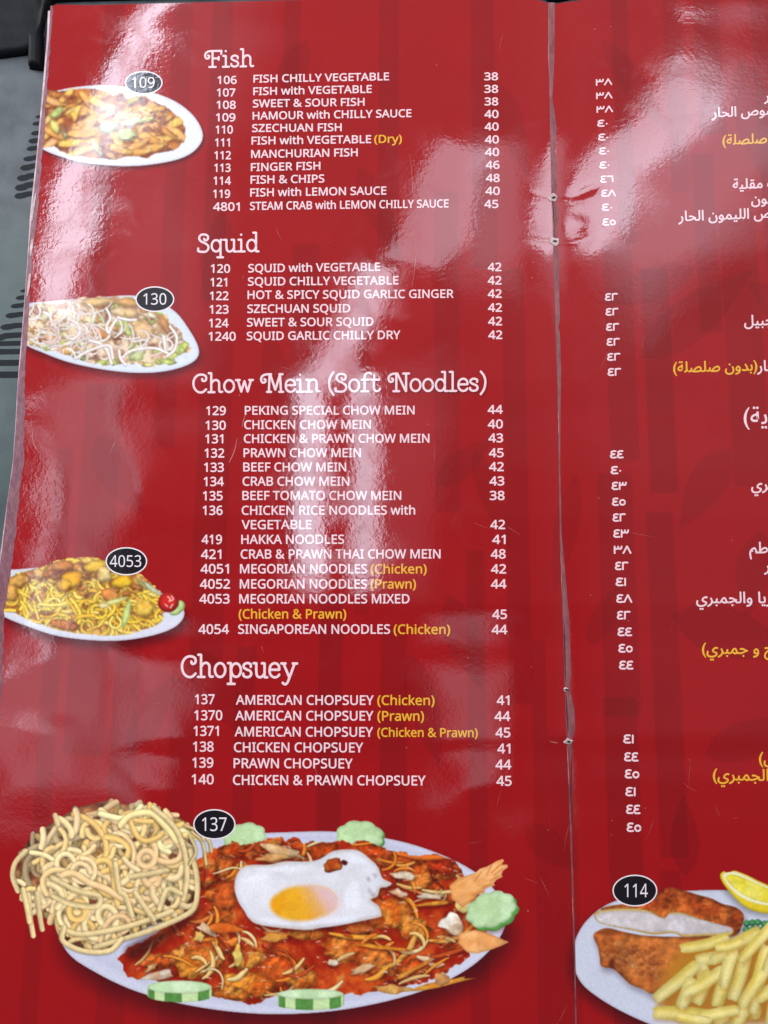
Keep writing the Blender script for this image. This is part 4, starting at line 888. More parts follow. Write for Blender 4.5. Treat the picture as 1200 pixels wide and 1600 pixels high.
# ---------------------------------------------------------------- lettering
_tc = bpy.data.curves.new('lettering', 'FONT')
import os
def blender_font(fname):
    try: return bpy.data.fonts.load(os.path.join(bpy.utils.system_resource('DATAFILES', path='fonts'), fname))
    except Exception: return None
F_LATIN = blender_font('NotoSansHebrew-Regular.woff2')
F_BASE = _tc.font
_to = bpy.data.objects.new('lettering', _tc); col.objects.link(_to)
def glyphs(text, offset=0.0, spacing=1.0, res=3):
    _tc.font = F_BASE if any(ord(q) > 0x5ff for q in text) else (F_LATIN or F_BASE)
    _tc.body = text; _tc.size = 1.0; _tc.offset = offset; _tc.space_character = spacing; _tc.resolution_u = res; _tc.fill_mode = 'FRONT'
    bpy.context.view_layer.update()
    dg = bpy.context.evaluated_depsgraph_get()
    me = bpy.data.meshes.new_from_object(_to.evaluated_get(dg))
    v = np.array([x.co[:2] for x in me.vertices]) if len(me.vertices) else np.zeros((0, 2))
    f = [tuple(p.vertices) for p in me.polygons]
    bpy.data.meshes.remove(me)
    return v, f
CAPU = glyphs('H')[0][:, 1].max()
class Ink:
    """collects lettering (in photo pixels) of one line into one mesh"""
    def __init__(s): s.v = []; s.f = []; s.m = []; s.z = []; s.n = 0
    def text(s, txt, x0, x1, y0, y1, cap, mat, bold=0.35, spacing=1.0, z=0.0):
        v, f = glyphs(txt, 0.0, spacing)
        a, b = v[:, 0].min(), v[:, 0].max()
        X = x0+bold+(v[:, 0]-a)*(x1-x0-2*bold)/(b-a)
        yb = y0+(y1-y0)*(X-x0)/max(x1-x0, 1)+cap/2-bold
        s.heavy(np.stack([X, yb-v[:, 1]*(cap-2*bold)/CAPU], -1), f, mat, bold, z)
    def heavy(s, P, f, mat, bold, z=0.0):
        """heavier letters: the outline printed a few times, shifted a fraction of a stroke"""
        if bold <= 0: s.add(P, f, mat, z); return
        for k, (dx, dy) in enumerate(((1, 0), (-1, 0), (0, 1), (0, -1), (.7, .7), (-.7, -.7))):
            s.add(P+np.array([dx, dy])*bold, f, mat, z+k*1.2e-6)
    def add(s, P, f, mat, z=0.0):
        s.v.append(P); s.z.append(np.full(len(P), z)); s.f += [tuple(i+s.n for i in q) for q in f]; s.m += [mat]*len(f); s.n += len(P)
    def build(s, name, mats, parent, lift=0.00006):
        P = np.vstack(s.v); z = np.concatenate(s.z)
        T = place(P[:, 0], P[:, 1])+nrm(P[:, 0], P[:, 1])*(lift+z)[:, None]
        # faces must look up, towards the reader
        fs = []
        for q in s.f:
            a, b, c = P[q[0]], P[q[1]], P[q[2]]
            cr_ = (b[0]-a[0])*(c[1]-a[1])-(b[1]-a[1])*(c[0]-a[0])
            fs.append(q[::-1] if cr_ > 0 else q)
        return poly_mesh(name, T, fs, mats, parent, mat_idx=s.m, normals=nrm(P[:, 0], P[:, 1]))

# slab-serif heading letters, drawn as pen strokes (cap height 1)
def ell(cx, cy, rx, ry, a0=0, a1=360, n=22):
    return [(cx+rx*math.cos(math.radians(a0+(a1-a0)*i/n)), cy+ry*math.sin(math.radians(a0+(a1-a0)*i/n))) for i in range(n+1)]
def L(*p): return ('l', list(p))
def C(*p): return ('c', list(p))
SW = C((.42, 1), (.22, .97), (.06, .86), (.02, .68), (.1, .54), (.24, .55), (.29, .67), (.2, .73))
GL = {
 'F': (1.14, [SW, L((.42, 1), (1.08, 1)), L((1.08, 1.0), (1.06, .8)), L((.5, 0), (.5, 1)), L((.28, 0), (.72, 0)), L((.5, .53), (.9, .53)), L((.9, .43), (.9, .63))]),
 'i': (.52, [L((.22, 0), (.22, .68)), L((.02, 0), (.44, 0)), L((.04, .68), (.22, .68)), L((.2, .97), (.23, .97)), L((.205, .985), (.225, .955))]),
 's': (.62, [C((.47, .5), (.46, .63), (.28, .69), (.1, .62), (.08, .48), (.24, .38), (.42, .31), (.5, .17), (.42, .04), (.25, 0), (.08, .06), (.05, .18))]),
 'h': (.92, [L((.2, 0), (.2, 1.08)), L((.04, 1.08), (.2, 1.08)), L((.02, 0), (.4, 0)), C((.2, .48), (.32, .64), (.5, .69), (.64, .6), (.67, .44), (.67, .14), (.72, .02), (.86, .02))]),
 'S': (.8, [C((.4, .76), (.44, .67), (.56, .67), (.64, .78), (.6, .93), (.4, 1.0), (.18, .95), (.1, .76), (.22, .6), (.44, .5), (.63, .36), (.66, .18), (.52, .02), (.3, -.01), (.04, .03)), L((.04, .03), (.04, .2))]),
 'q': (.8, [C(*ell(.33, .34, .27, .33)), L((.6, .68), (.6, -.33)), L((.4, -.33), (.76, -.33)), L((.6, .68), (.68, .68))]),
 'u': (.84, [L((.0, .68), (.16, .68)), C((.16, .68), (.16, .3), (.2, .08), (.34, 0), (.5, .05), (.62, .2)), L((.62, .68), (.62, 0)), L((.46, .68), (.62, .68)), L((.62, 0), (.78, 0))]),
 'd': (.84, [C(*ell(.33, .34, .27, .33)), L((.6, 1.08), (.6, 0)), L((.42, 1.08), (.6, 1.08)), L((.6, 0), (.76, 0))]),
 'C': (.92, [C((.58, .76), (.6, .66), (.72, .64), (.82, .74), (.78, .92), (.58, 1.0), (.32, .96), (.12, .76), (.06, .48), (.14, .2), (.36, .01), (.62, .01), (.82, .17))]),
 'o': (.74, [C(*ell(.34, .34, .29, .34))]),
 'w': (1.06, [L((.0, .68), (.24, .68)), L((.12, .68), (.32, .02), (.51, .62), (.7, .02), (.9, .68)), L((.78, .68), (1.02, .68))]),
 'M': (1.42, [SW, L((.42, 1), (.62, 1)), L((.48, 0), (.52, 1)), L((.36, 0), (.62, 0)), L((.56, 1), (.86, .12), (1.14, 1)), L((1.14, 1), (1.2, 0)), L((1.08, 0), (1.34, 0)), L((1.1, 1), (1.3, 1))]),
 'N': (1.28, [SW, L((.42, 1), (.56, 1)), L((.48, 0), (.48, 1)), L((.3, 0), (.66, 0)), L((.54, 1), (1.04, 0)), L((1.06, 0), (1.06, 1)), L((.88, 1), (1.24, 1))]),
 'e': (.7, [L((.08, .37), (.58, .37)), C((.6, .37), (.56, .58), (.36, .69), (.14, .6), (.06, .38), (.1, .14), (.3, 0), (.5, .04), (.6, .14))]),
 'n': (.92, [L((.2, 0), (.2, .68)), L((.04, .68), (.2, .68)), L((.02, 0), (.4, 0)), C((.2, .48), (.32, .64), (.5, .69), (.64, .6), (.67, .44), (.67, .14), (.72, .02), (.86, .02))]),
 '(': (.42, [C((.34, 1.1), (.16, .84), (.08, .5), (.14, .1), (.34, -.2))]),
 ')': (.42, [C((.06, 1.1), (.26, .84), (.34, .5), (.26, .1), (.06, -.2))]),
 'f': (.58, [C((.62, .96), (.52, 1.06), (.32, 1.02), (.22, .82), (.22, .4), (.22, 0)), L((.04, .66), (.48, .66)), L((.02, 0), (.44, 0))]),
 't': (.62, [C((.2, .92), (.2, .5), (.2, .2), (.28, .03), (.44, .02), (.56, .14)), L((.03, .66), (.5, .66))]),
 'l': (.5, [L((.22, 0), (.22, 1.08)), L((.04, 1.08), (.22, 1.08)), L((.02, 0), (.44, 0))]),
 'p': (.84, [L((.2, .68), (.2, -.33)), L((.04, .68), (.2, .68)), L((.02, -.33), (.42, -.33)), C(*ell(.49, .34, .27, .33))]),
 'y': (.94, [L((.0, .68), (.26, .68)), L((.13, .68), (.45, .02)), C((.76, .68), (.5, .08), (.36, -.24), (.22, -.34), (.08, -.26)), L((.64, .68), (.9, .68))]),
 ' ': (.42, []),
}
def heading(txt, x0, x1, y0, y1, cap, half):
    """x0..x1: extent of the word, y0..y1: baseline at both ends"""
    pen = 0; strokes = []
    for ch in txt:
        adv, st = GL[ch]
        for kind, pts in st: strokes.append([(pen+a, b, kind) for a, b in pts])
        pen += adv
    xsv = [p[0] for s in strokes for p in s]; a, b = min(xsv), max(xsv); k = (x1-x0-2*half)/(b-a)
    ink = Ink()
    for i, s in enumerate(strokes):
        P = np.array([(x0+half+(p[0]-a)*k, y0+(y1-y0)*(p[0]-a)/(b-a)-p[1]*cap) for p in s])
        if s[0][2] == 'c' and len(P) < 20: P = catmull(P, 5)
        d = np.gradient(P, axis=0) if len(P) > 2 else np.repeat((P[1]-P[0])[None], 2, 0)
        if s[0][2] == 'l' and len(P) > 2:                 # mitre-free zigzag: separate bars
            segs = [P[j:j+2] for j in range(len(P)-1)]
        else: segs = [P]
        for q, S in enumerate(segs):
            d = np.gradient(S, axis=0) if len(S) > 2 else np.repeat((S[1]-S[0])[None], 2, 0)
            d = d/(np.linalg.norm(d, axis=1, keepdims=True)+1e-9); nn = np.stack([-d[:, 1], d[:, 0]], -1)
            ends = [S[0]-d[0]*half*.75, S[-1]+d[-1]*half*.75]
            A = np.vstack([ends[0]+nn[0]*half*.6, S+nn*half, ends[1]+nn[-1]*half*.6]); B = np.vstack([ends[0]-nn[0]*half*.6, S-nn*half, ends[1]-nn[-1]*half*.6])
            n = len(A); ink.add(np.vstack([A, B]), [(j, j+1, n+j+1, n+j) for j in range(n-1)], 0, z=(i*2+q)*2.5e-6)
    o = ink.build('section_heading', [M_WHITE], booklet)
    return label(o, 'white heading reading '+txt)
capf = lambda y: 12.1+0.0030*y
W_, Y_ = 0, 1
def rows(head, data):
    for num, pieces, price in data:
        ink = Ink(); words = []
        for t, x0, x1, y0, y1, m in pieces:
            c = capf((y0+y1)/2)*(0.99 if m == W_ else 1.0)
            if t == '(Chicken & Prawn)' and x0 > 500: c *= .92
            ink.text(t, x0, x1, y0, y1, c, m, bold=.38); words.append(t)
        label(ink.build('menu_line', [M_WHITE, M_YELLOW], head), 'line reading '+' '.join(words))
        if num:
            ink = Ink(); t, x0, x1, y = num; ink.text(t, x0, x1, y, y, capf(y)*1.02, W_, bold=.42)
            label(ink.build('item_number', [M_WHITE], head), 'number '+t+' before '+words[0])
        if price:
            ink = Ink(); t, x0, x1, y = price; ink.text(t, x0, x1, y, y, capf(y)*1.0, W_, bold=.46)
            label(ink.build('price', [M_WHITE], head), 'price '+t+' beside '+words[-1])
def pr(t, a, b, y): return (t, a, b, y)
h1 = heading('Fish', 319, 397.5, 105, 104, 25, 1.6)
rows(h1, [
 (('106', 339.7, 370, 125.1), [('FISH CHILLY VEGETABLE', 396, 608, 123.3, 119.5, 0)], ('38', 756.4, 778.3, 119.5)),
 (('107', 338.7, 368, 144.7), [('FISH with VEGETABLE', 395.7, 581, 142.9, 139.1, 0)], ('38', 756.6, 778.4, 139.1)),
 (('108', 338.3, 368.6, 163.9), [('SWEET & SOUR FISH', 395, 569.7, 162, 159.2, 0)], ('38', 757, 778.6, 158.7)),
 (('109', 337.3, 368, 183.5), [('HAMOUR with CHILLY SAUCE', 394.7, 643, 181.1, 176.9, 0)], ('40', 756.8, 779, 178.3)),
 (('110', 336.9, 364, 202.6), [('SZECHUAN FISH', 393.8, 534, 200.3, 198.9, 0)], ('40', 757, 779.2, 197.9)),
 (('111', 336, 359.3, 222.7), [('FISH with VEGETABLE', 393, 580, 220, 217.5, 0), ('(Dry)', 584.7, 628, 217.4, 216.8, 1)], ('40', 757.4, 779.6, 218)),
 (('112', 335, 361, 242.7), [('MANCHURIAN FISH', 392.4, 559, 240.9, 238, 0)], ('40', 757.6, 780, 237.6)),
 (('113', 334.8, 360.5, 262.3), [('FINGER FISH', 392, 500.7, 261.4, 259, 0)], ('46', 758.7, 780.6, 257.7)),
 (('114', 333.6, 361, 282.4), [('FISH & CHIPS', 391.5, 507, 281, 279, 0)], ('48', 759, 781, 278.2)),
 (('119', 333, 359.7, 302.9), [('FISH with LEMON SAUCE', 391, 603.8, 301, 297.8, 0)], ('40', 758.2, 781, 298.3)),
 (('4801', 333, 374.7, 323), [('STEAM CRAB with LEMON CHILLY SAUCE', 390.5, 701, 322, 317.9, 0)], ('45', 756.6, 778.8, 318.8))])
h2 = heading('Squid', 308, 406, 393.5, 393, 27, 1.7)
rows(h2, [
 (('120', 329.3, 359.7, 419.7), [('SQUID with VEGETABLE', 387.8, 594, 419.3, 416.8, 0)], ('42', 761.9, 783.6, 417.3)),
 (('121', 328.8, 355, 441), [('SQUID CHILLY VEGETABLE', 387.3, 622.7, 440, 438, 0)], ('42', 761.9, 783.8, 438.1)),
 (('122', 327.8, 357.3, 462.3), [('HOT & SPICY SQUID GARLIC GINGER', 386.8, 708.7, 460.8, 458.9, 0)], ('42', 762, 784, 458.9)),
 (('123', 327.4, 357.3, 483.5), [('SZECHUAN SQUID', 386.3, 547.3, 482.6, 481.6, 0)], ('42', 762.4, 784.4, 480.6)),
 (('124', 326.4, 357.3, 504.8), [('SWEET & SOUR SQUID', 385.8, 583.5, 503.8, 502.4, 0)], ('42', 762.6, 784.6, 501.9)),
 (('1240', 325.9, 368.5, 525.6), [('SQUID GARLIC CHILLY DRY', 385.4, 625.6, 525.1, 523.2, 0)], ('42', 762.8, 785, 523.2))])
h3 = heading('Chow Mein (Soft Noodles)', 300.5, 760, 613, 611, 27.5, 1.75)
rows(h3, [
 (('129', 322, 353, 641.7), [('PEKING SPECIAL CHOW MEIN', 382.5, 647.8, 641.3, 640.8, 0)], ('44', 761.9, 785.6, 639.8)),
 (('130', 321, 353, 664.5), [('CHICKEN CHOW MEIN', 381.5, 579.7, 663.7, 663.3, 0)], ('40', 762, 785.8, 662.5)),
 (('131', 320.6, 349, 685.7), [('CHICKEN & PRAWN CHOW MEIN', 381, 671, 685.4, 684.8, 0)], ('43', 763, 786.2, 684.3)),
 (('132', 319.6, 350.6, 708), [('PRAWN CHOW MEIN', 380.5, 564, 707.6, 707.4, 0)], ('45', 763.8, 787, 707.5)),
 (('133', 318.7, 350, 730.2), [('BEEF CHOW MEIN', 380, 541, 729.7, 729.7, 0)], ('42', 764, 787.4, 729.2)),
 (('134', 318.2, 350, 752.4), [('CRAB CHOW MEIN', 379, 545.8, 752, 752, 0)], ('43', 764.6, 788, 751.5)),
 (('135', 317, 348, 774.7), [('BEEF TOMATO CHOW MEIN', 378.6, 627, 774.2, 774.2, 0)], ('38', 765, 788.5, 774.2)),
 (('136', 316.7, 348, 797.4), [('CHICKEN RICE NOODLES with', 377.6, 648.8, 797.4, 797, 0), ('VEGETABLE', 377.6, 486.9, 819.8, 819.6, 0)], ('42', 766, 789.4, 819.6)),
 (('419', 315, 347, 842.8), [('HAKKA NOODLES', 377, 538, 842.8, 842.6, 0)], ('41', 769, 790, 842.8)),
 (('421', 314, 346, 866), [('CRAB & PRAWN THAI CHOW MEIN', 376, 688.4, 865.8, 865.4, 0)], ('48', 766.7, 790.2, 865.5)),
 (('4051', 313.4, 357.8, 888.7), [('MEGORIAN NOODLES', 375, 573.9, 888.7, 888.7, 0), ('(Chicken)', 579, 666.7, 888.9, 888.9, 1)], ('42', 767, 791, 888.9)),
 (('4052', 312.4, 359.7, 912.4), [('MEGORIAN NOODLES', 374.7, 573.4, 912.4, 912.4, 0), ('(Prawn)', 579, 650, 912.4, 912.4, 1)], ('44', 767, 791.4, 912.4)),
 (('4053', 311.4, 359, 935.6), [('MEGORIAN NOODLES MIXED', 373.8, 640, 935.6, 935.6, 0), ('(Chicken & Prawn)', 372.8, 541, 959.3, 959.3, 1)], ('45', 769, 792.2, 959.8)),
 (('4054', 310, 358, 983), [('SINGAPOREAN NOODLES', 372, 609.6, 983, 983, 0), ('(Chicken)', 615, 703.4, 983.2, 983.4, 1)], ('44', 768, 792.8, 983.6))])
h4 = heading('Chopsuey', 282.5, 466.5, 1057.5, 1058.5, 32, 1.95)
rows(h4, [
 (('137', 304.5, 335.5, 1092.5), [('AMERICAN CHOPSUEY', 368.5, 584, 1093.5, 1094, 0), ('(Chicken)', 589.5, 679, 1094, 1094.2, 1)], ('41', 776, 796, 1094)),
 (('1370', 303.5, 347.5, 1117.5), [('AMERICAN CHOPSUEY', 367.5, 583.5, 1118, 1118.4, 0), ('(Prawn)', 589.5, 662.5, 1118.5, 1118.8, 1)], ('44', 772.5, 797.5, 1119)),
 (('1371', 302.5, 342, 1142), [('AMERICAN CHOPSUEY', 366.5, 583, 1143, 1143.6, 0), ('(Chicken & Prawn)', 589.5, 746.5, 1144.2, 1144.8, 1)], ('45', 774, 797.5, 1144.5)),
 (('138', 301.5, 334, 1166.5), [('CHICKEN CHOPSUEY', 365.5, 567.5, 1167.5, 1168, 0)], ('41', 777, 797.5, 1169.5)),
 (('139', 300.5, 333.5, 1191.5), [('PRAWN CHOPSUEY', 365, 551, 1192.4, 1193, 0)], ('44', 774, 799, 1194.5)),
 (('140', 299.5, 334, 1217.5), [('CHICKEN & PRAWN CHOPSUEY', 364, 665, 1218.6, 1219.6, 0)], ('45', 775.5, 799.5, 1220))])

# Arabic: joined letter forms in visual order
AR = {'ا': ('\ufe8d', '\ufe8e', None, None), 'ب': ('\ufe8f', '\ufe90', '\ufe91', '\ufe92'), 'ة': ('\ufe93', '\ufe94', None, None), 'ج': ('\ufe9d', '\ufe9e', '\ufe9f', '\ufea0'), 'ح': ('\ufea1', '\ufea2', '\ufea3', '\ufea4'),
      'د': ('\ufea9', '\ufeaa', None, None), 'ر': ('\ufead', '\ufeae', None, None), 'ز': ('\ufeaf', '\ufeb0', None, None), 'س': ('\ufeb1', '\ufeb2', '\ufeb3', '\ufeb4'), 'ش': ('\ufeb5', '\ufeb6', '\ufeb7', '\ufeb8'), 'ص': ('\ufeb9', '\ufeba', '\ufebb', '\ufebc'),
      'ط': ('\ufec1', '\ufec2', '\ufec3', '\ufec4'), 'ع': ('\ufec9', '\ufeca', '\ufecb', '\ufecc'), 'ق': ('\ufed5', '\ufed6', '\ufed7', '\ufed8'), 'ك': ('\ufed9', '\ufeda', '\ufedb', '\ufedc'), 'ل': ('\ufedd', '\ufede', '\ufedf', '\ufee0'),
      'م': ('\ufee1', '\ufee2', '\ufee3', '\ufee4'), 'ن': ('\ufee5', '\ufee6', '\ufee7', '\ufee8'), 'ه': ('\ufee9', '\ufeea', '\ufeeb', '\ufeec'), 'و': ('\ufeed', '\ufeee', None, None), 'ي': ('\ufef1', '\ufef2', '\ufef3', '\ufef4'), 'ف': ('\ufed1', '\ufed2', '\ufed3', '\ufed4'), 'خ': ('\ufea5', '\ufea6', '\ufea7', '\ufea8')}
def shape(s):
    out = []
    for i, ch in enumerate(s):
        if ch not in AR: out.append({'(': ')', ')': '('}.get(ch, ch)); continue
        pv = i > 0 and s[i-1] in AR and AR[s[i-1]][2] is not None
        nx = i+1 < len(s) and s[i+1] in AR and AR[ch][2] is not None
        iso, fin, ini, med = AR[ch]
        out.append(med if pv and nx else fin if pv else ini if nx else iso)
    return ''.join(out[::-1])
AD = str.maketrans('0123456789', '٠١٢٣٤٥٦٧٨٩')
def arabic(ink, s, x0, y, scale, mat, slope, bold=.42):
    """x0: left end, y: middle of the letters, scale: pixels per em"""
    v, f = glyphs(shape(s), 0.0, 1.0)
    X = x0+(v[:, 0]-v[:, 0].min())*scale
    Y = y+slope*(X-x0)-(v[:, 1]-0.26)*scale
    ink.heavy(np.stack([X, Y], -1), f, mat, bold)
    return X.max()
DG = {'0': (.30, [L((.1, .40), (.16, .40)), L((.12, .43), (.14, .37))]), '1': (.30, [L((.1, 0), (.1, 1))]), '2': (.78, [L((.12, 0), (.12, 1)), C((.12, .78), (.2, .93), (.4, 1.0), (.66, .97))]),
      '3': (.92, [L((.1, 0), (.1, 1)), C((.1, .8), (.17, .66), (.28, .62), (.4, .7), (.44, .98)), C((.44, .8), (.52, .66), (.64, .62), (.74, .72), (.77, 1))]),
      '4': (.74, [C((.6, .97), (.32, 1.0), (.12, .85), (.18, .6), (.48, .53)), C((.48, .53), (.16, .44), (.06, .2), (.24, .02), (.64, .04))]),
      '5': (.80, [C(*ell(.36, .40, .27, .36))]), '6': (.82, [L((.05, .97), (.62, .97)), L((.62, .97), (.66, 0))]), '8': (.84, [L((.02, 0), (.38, 1)), L((.38, 1), (.74, 0))])}
def pen_strokes(ink, strokes, half, mat):
    for i, (kind, P) in enumerate(strokes):
        P = np.array(P, float)
        if kind == 'c' and len(P) < 20: P = catmull(P, 4)
        d = np.gradient(P, axis=0) if len(P) > 2 else np.repeat((P[1]-P[0])[None], 2, 0)
        d = d/(np.linalg.norm(d, axis=1, keepdims=True)+1e-9); nn = np.stack([-d[:, 1], d[:, 0]], -1)
        A = np.vstack([P[0]-d[0]*half*.7+nn[0]*half*.6, P+nn*half, P[-1]+d[-1]*half*.7+nn[-1]*half*.6]); B = np.vstack([P[0]-d[0]*half*.7-nn[0]*half*.6, P-nn*half, P[-1]+d[-1]*half*.7-nn[-1]*half*.6])
        n = len(A); ink.add(np.vstack([A, B]), [(j, j+1, n+j+1, n+j) for j in range(n-1)], mat, z=i*2.5e-6)
def arabic_number(ink, t, x0, x1, y, cap, half, slope):
    pen = 0; st = []
    for ch in t:
        adv, g = DG[ch]; st += [(k, [(pen+a, b) for a, b in p]) for k, p in g]; pen += adv
    xx = [p[0] for k, q in st for p in q]; a, b = min(xx), max(xx); k = (x1-x0-2*half)/(b-a)
    pen_strokes(ink, [(kd, [(x0+half+(px-a)*k, y+slope*((px-a)*k-(x1-x0)/2)+cap/2-half-py*(cap-2*half)) for px, py in q]) for kd, q in st], half, 0)
R_ = [('38', 931, 956.7, 128.3), ('38', 931.4, 957, 149.3), ('38', 932, 958, 170.7), ('40', 933, 949.5, 192.7), ('40', 934.4, 950.6, 214.3), ('40', 935.6, 951.8, 236), ('40', 936.4, 952.6, 258), ('46', 937.7, 958.4, 280), ('48', 939, 962.4, 302), ('40', 940, 956.4, 324), ('45', 941, 962.4, 347),
      ('42', 945, 965.7, 464), ('42', 946, 966.6, 487.3), ('42', 946.8, 967.6, 511), ('42', 947.6, 968.6, 534.3), ('42', 948.4, 969.6, 557.7), ('42', 949.2, 970.7, 581.3),
      ('44', 953, 974.7, 710), ('40', 954, 970.7, 734.7), ('43', 955.4, 979.2, 759.2), ('45', 956, 977.7, 784), ('42', 957, 978, 808.7), ('43', 958, 982.7, 833.7), ('38', 959, 986.7, 859), ('42', 960.7, 982, 884.3), ('41', 961.7, 978, 909.3), ('48', 962.7, 988, 935.3), ('42', 963.7, 985.3, 961.3), ('44', 964.7, 988, 987.3), ('45', 966, 988.7, 1013), ('44', 967, 990, 1039.3),
      ('41', 973.7, 990, 1154.7), ('44', 975, 998, 1182.7), ('45', 976, 999, 1209.3), ('41', 977, 993, 1237), ('44', 978, 1001, 1264.7), ('45', 979, 1002, 1292.7)]
# Arabic names, by index of their price line: pieces (text, left x, middle y, colour)
T_ = {2: [('حار', 1194, 152, 0)], 3: [('بالصوص الحار', 1112, 178, 0)], 5: [('(بدون صلصلة)', 1129, 221, 1)], 8: [('سمك مقلية', 1145, 290, 0)], 9: [('سمك بالليمون', 1174, 313, 0)], 10: [('بصوص الليمون الحار', 1060, 340, 0)],
      13: [('زنجبيل', 1163, 503, 0)], 16: [('(بدون صلصلة)', 1052, 576, 1), ('حار', 1183, 574, 0)], 19: [('جمبري', 1174, 759, 0)], 23: [('طماطم', 1171, 858, 0)], 24: [('حار', 1194, 886, 0)], 26: [('كريا والجمبري', 1088, 936, 0)], 29: [('(دجاج و جمبري)', 1097, 1015, 1)],
      32: [('(جمبري)', 1186, 1186, 1)], 33: [('(دجاج والجمبري)', 1114, 1212, 1)]}
hr = Ink()
arabic(hr, 'سوبر طرية)', 1162, 653, 37, 0, -.01, .25)
hd = label(hr.build('section_heading', [M_WHITE], booklet), 'white Arabic heading at the edge of the right page')
for i, (t, x0, x1, y) in enumerate(R_):
    ink = Ink()
    cap = 10.6+0.0034*y; sl = -0.06+0.075*y/1200
    arabic_number(ink, t, x0, x1, y, cap, 1.15+0.0002*y, sl)
    label(ink.build('price', [M_WHITE], hd), 'Arabic price '+t.translate(AD))
    for (s, tx, ty, m) in T_.get(i, []):
        ink = Ink(); arabic(ink, s, tx, ty, (21.0+0.0036*y), m, sl)
        label(ink.build('menu_line', [M_WHITE, M_YELLOW], hd), 'Arabic line ending '+s)

# number badges: black oval, pale rim, thin number
for root, txt, cx, cy, rx, ry, x0, x1, hgt in ((root109, '109', 224.5, 129.3, 29.5, 18.3, 206, 241.7, 16.5), (root130, '130', 242, 467.5, 30.3, 20, 224, 260, 17.5), (root4053, '4053', 197.5, 877, 32.5, 22, 171.7, 220.7, 18), (root137, '137', 335, 1288, 33, 23.7, 315.7, 354, 21), (root114, '114', 992, 1391.5, 35, 24.8, 975.7, 1012, 21)):
    ink = Ink(); n = 64; t = np.linspace(0, 2*math.pi, n, endpoint=False)
    def ring(k): return np.stack([cx+(rx-k)*np.cos(t), cy+(ry-k)*np.sin(t)], -1)
    A, B, D_, E_ = ring(0), ring(1.9), ring(1.9), ring(rx*.45)
    ink.add(np.vstack([A, B]), [(i, (i+1) % n, n+(i+1) % n, n+i) for i in range(n)], 1)
    ink.add(np.vstack([B, (B-[cx, cy])*.5+[cx, cy], [[cx, cy]]]), [(i, (i+1) % n, n+(i+1) % n, n+i) for i in range(n)]+[(n+i, n+(i+1) % n, 2*n) for i in range(n)], 0)
    bo = label(ink.build('number_badge', [M_BLACK, M_BADGE], root if root else booklet, lift=0.00004), 'black oval badge reading '+txt)
    k2 = Ink(); k2.text(txt, x0, x1, cy-.3, cy-.3, hgt, 0, bold=0.0)
    k2.build('badge_number', [M_BADGE], root, lift=0.00007)
col.objects.unlink(_to); bpy.data.objects.remove(_to)

# ---------------------------------------------------------------- the table with its leaf print
m, nt, b = new_mat('grey_table'); N = nt.nodes; Lk = nt.links
tc = N.new('ShaderNodeTexCoord')
n1 = N.new('ShaderNodeTexNoise'); n1.inputs['Scale'].default_value = 60; n1.inputs['Detail'].default_value = 6; n1.inputs['Roughness'].default_value = .62
n2 = N.new('ShaderNodeTexNoise'); n2.inputs['Scale'].default_value = 9; n2.inputs['Detail'].default_value = 2
rp = N.new('ShaderNodeValToRGB'); rp.color_ramp.elements[0].position = .3; rp.color_ramp.elements[1].position = .62
rp.color_ramp.elements[0].color = (*lin(rgb(62, 66, 70)), 1); rp.color_ramp.elements[1].color = (*lin(rgb(86, 91, 95)), 1)
mx = N.new('ShaderNodeMixRGB'); mx.inputs['Color2'].default_value = (*lin(rgb(58, 82, 76)), 1)
gm = N.new('ShaderNodeMapRange'); gm.inputs['From Min'].default_value = .45; gm.inputs['From Max'].default_value = .6; gm.inputs['To Max'].default_value = .55
for s in (n1, n2): Lk.new(tc.outputs['Object'], s.inputs['Vector'])
Lk.new(n1.outputs['Fac'], rp.inputs[0]); Lk.new(rp.outputs[0], mx.inputs['Color1']); Lk.new(n2.outputs['Fac'], gm.inputs['Value']); Lk.new(gm.outputs[0], mx.inputs['Fac']); Lk.new(mx.outputs[0], b.inputs['Base Color'])
b.inputs['Roughness'].default_value = .6; b.inputs['Specular IOR Level'].default_value = .2
M_TABLE = m
M_LEAF, nt, b = new_mat('dark_leaf_print')
nz = nt.nodes.new('ShaderNodeTexNoise'); nz.inputs['Scale'].default_value = 300
rp = nt.nodes.new('ShaderNodeValToRGB'); rp.color_ramp.elements[0].color = (*lin(rgb(13, 18, 22)), 1); rp.color_ramp.elements[1].color = (*lin(rgb(24, 30, 34)), 1)
nt.links.new(nz.outputs['Fac'], rp.inputs[0]); nt.links.new(rp.outputs[0], b.inputs['Base Color']); b.inputs['Roughness'].default_value = .6; b.inputs['Specular IOR Level'].default_value = .15
V = []; Fc = []; MI = []
sx_, sy0, sy1 = .62, -.42, .50
for x in (-sx_, sx_):
    pass
bx = [(-sx_, sy0), (sx_, sy0), (sx_, sy1), (-sx_, sy1)]
V += [(x, y, TABLE_Z) for x, y in bx]+[(x, y, TABLE_Z-.025) for x, y in bx]
Fc += [(0, 1, 2, 3), (7, 6, 5, 4)]+[(i, i+4, (i+1) % 4+4, (i+1) % 4) for i in range(4)]; MI += [0]*6
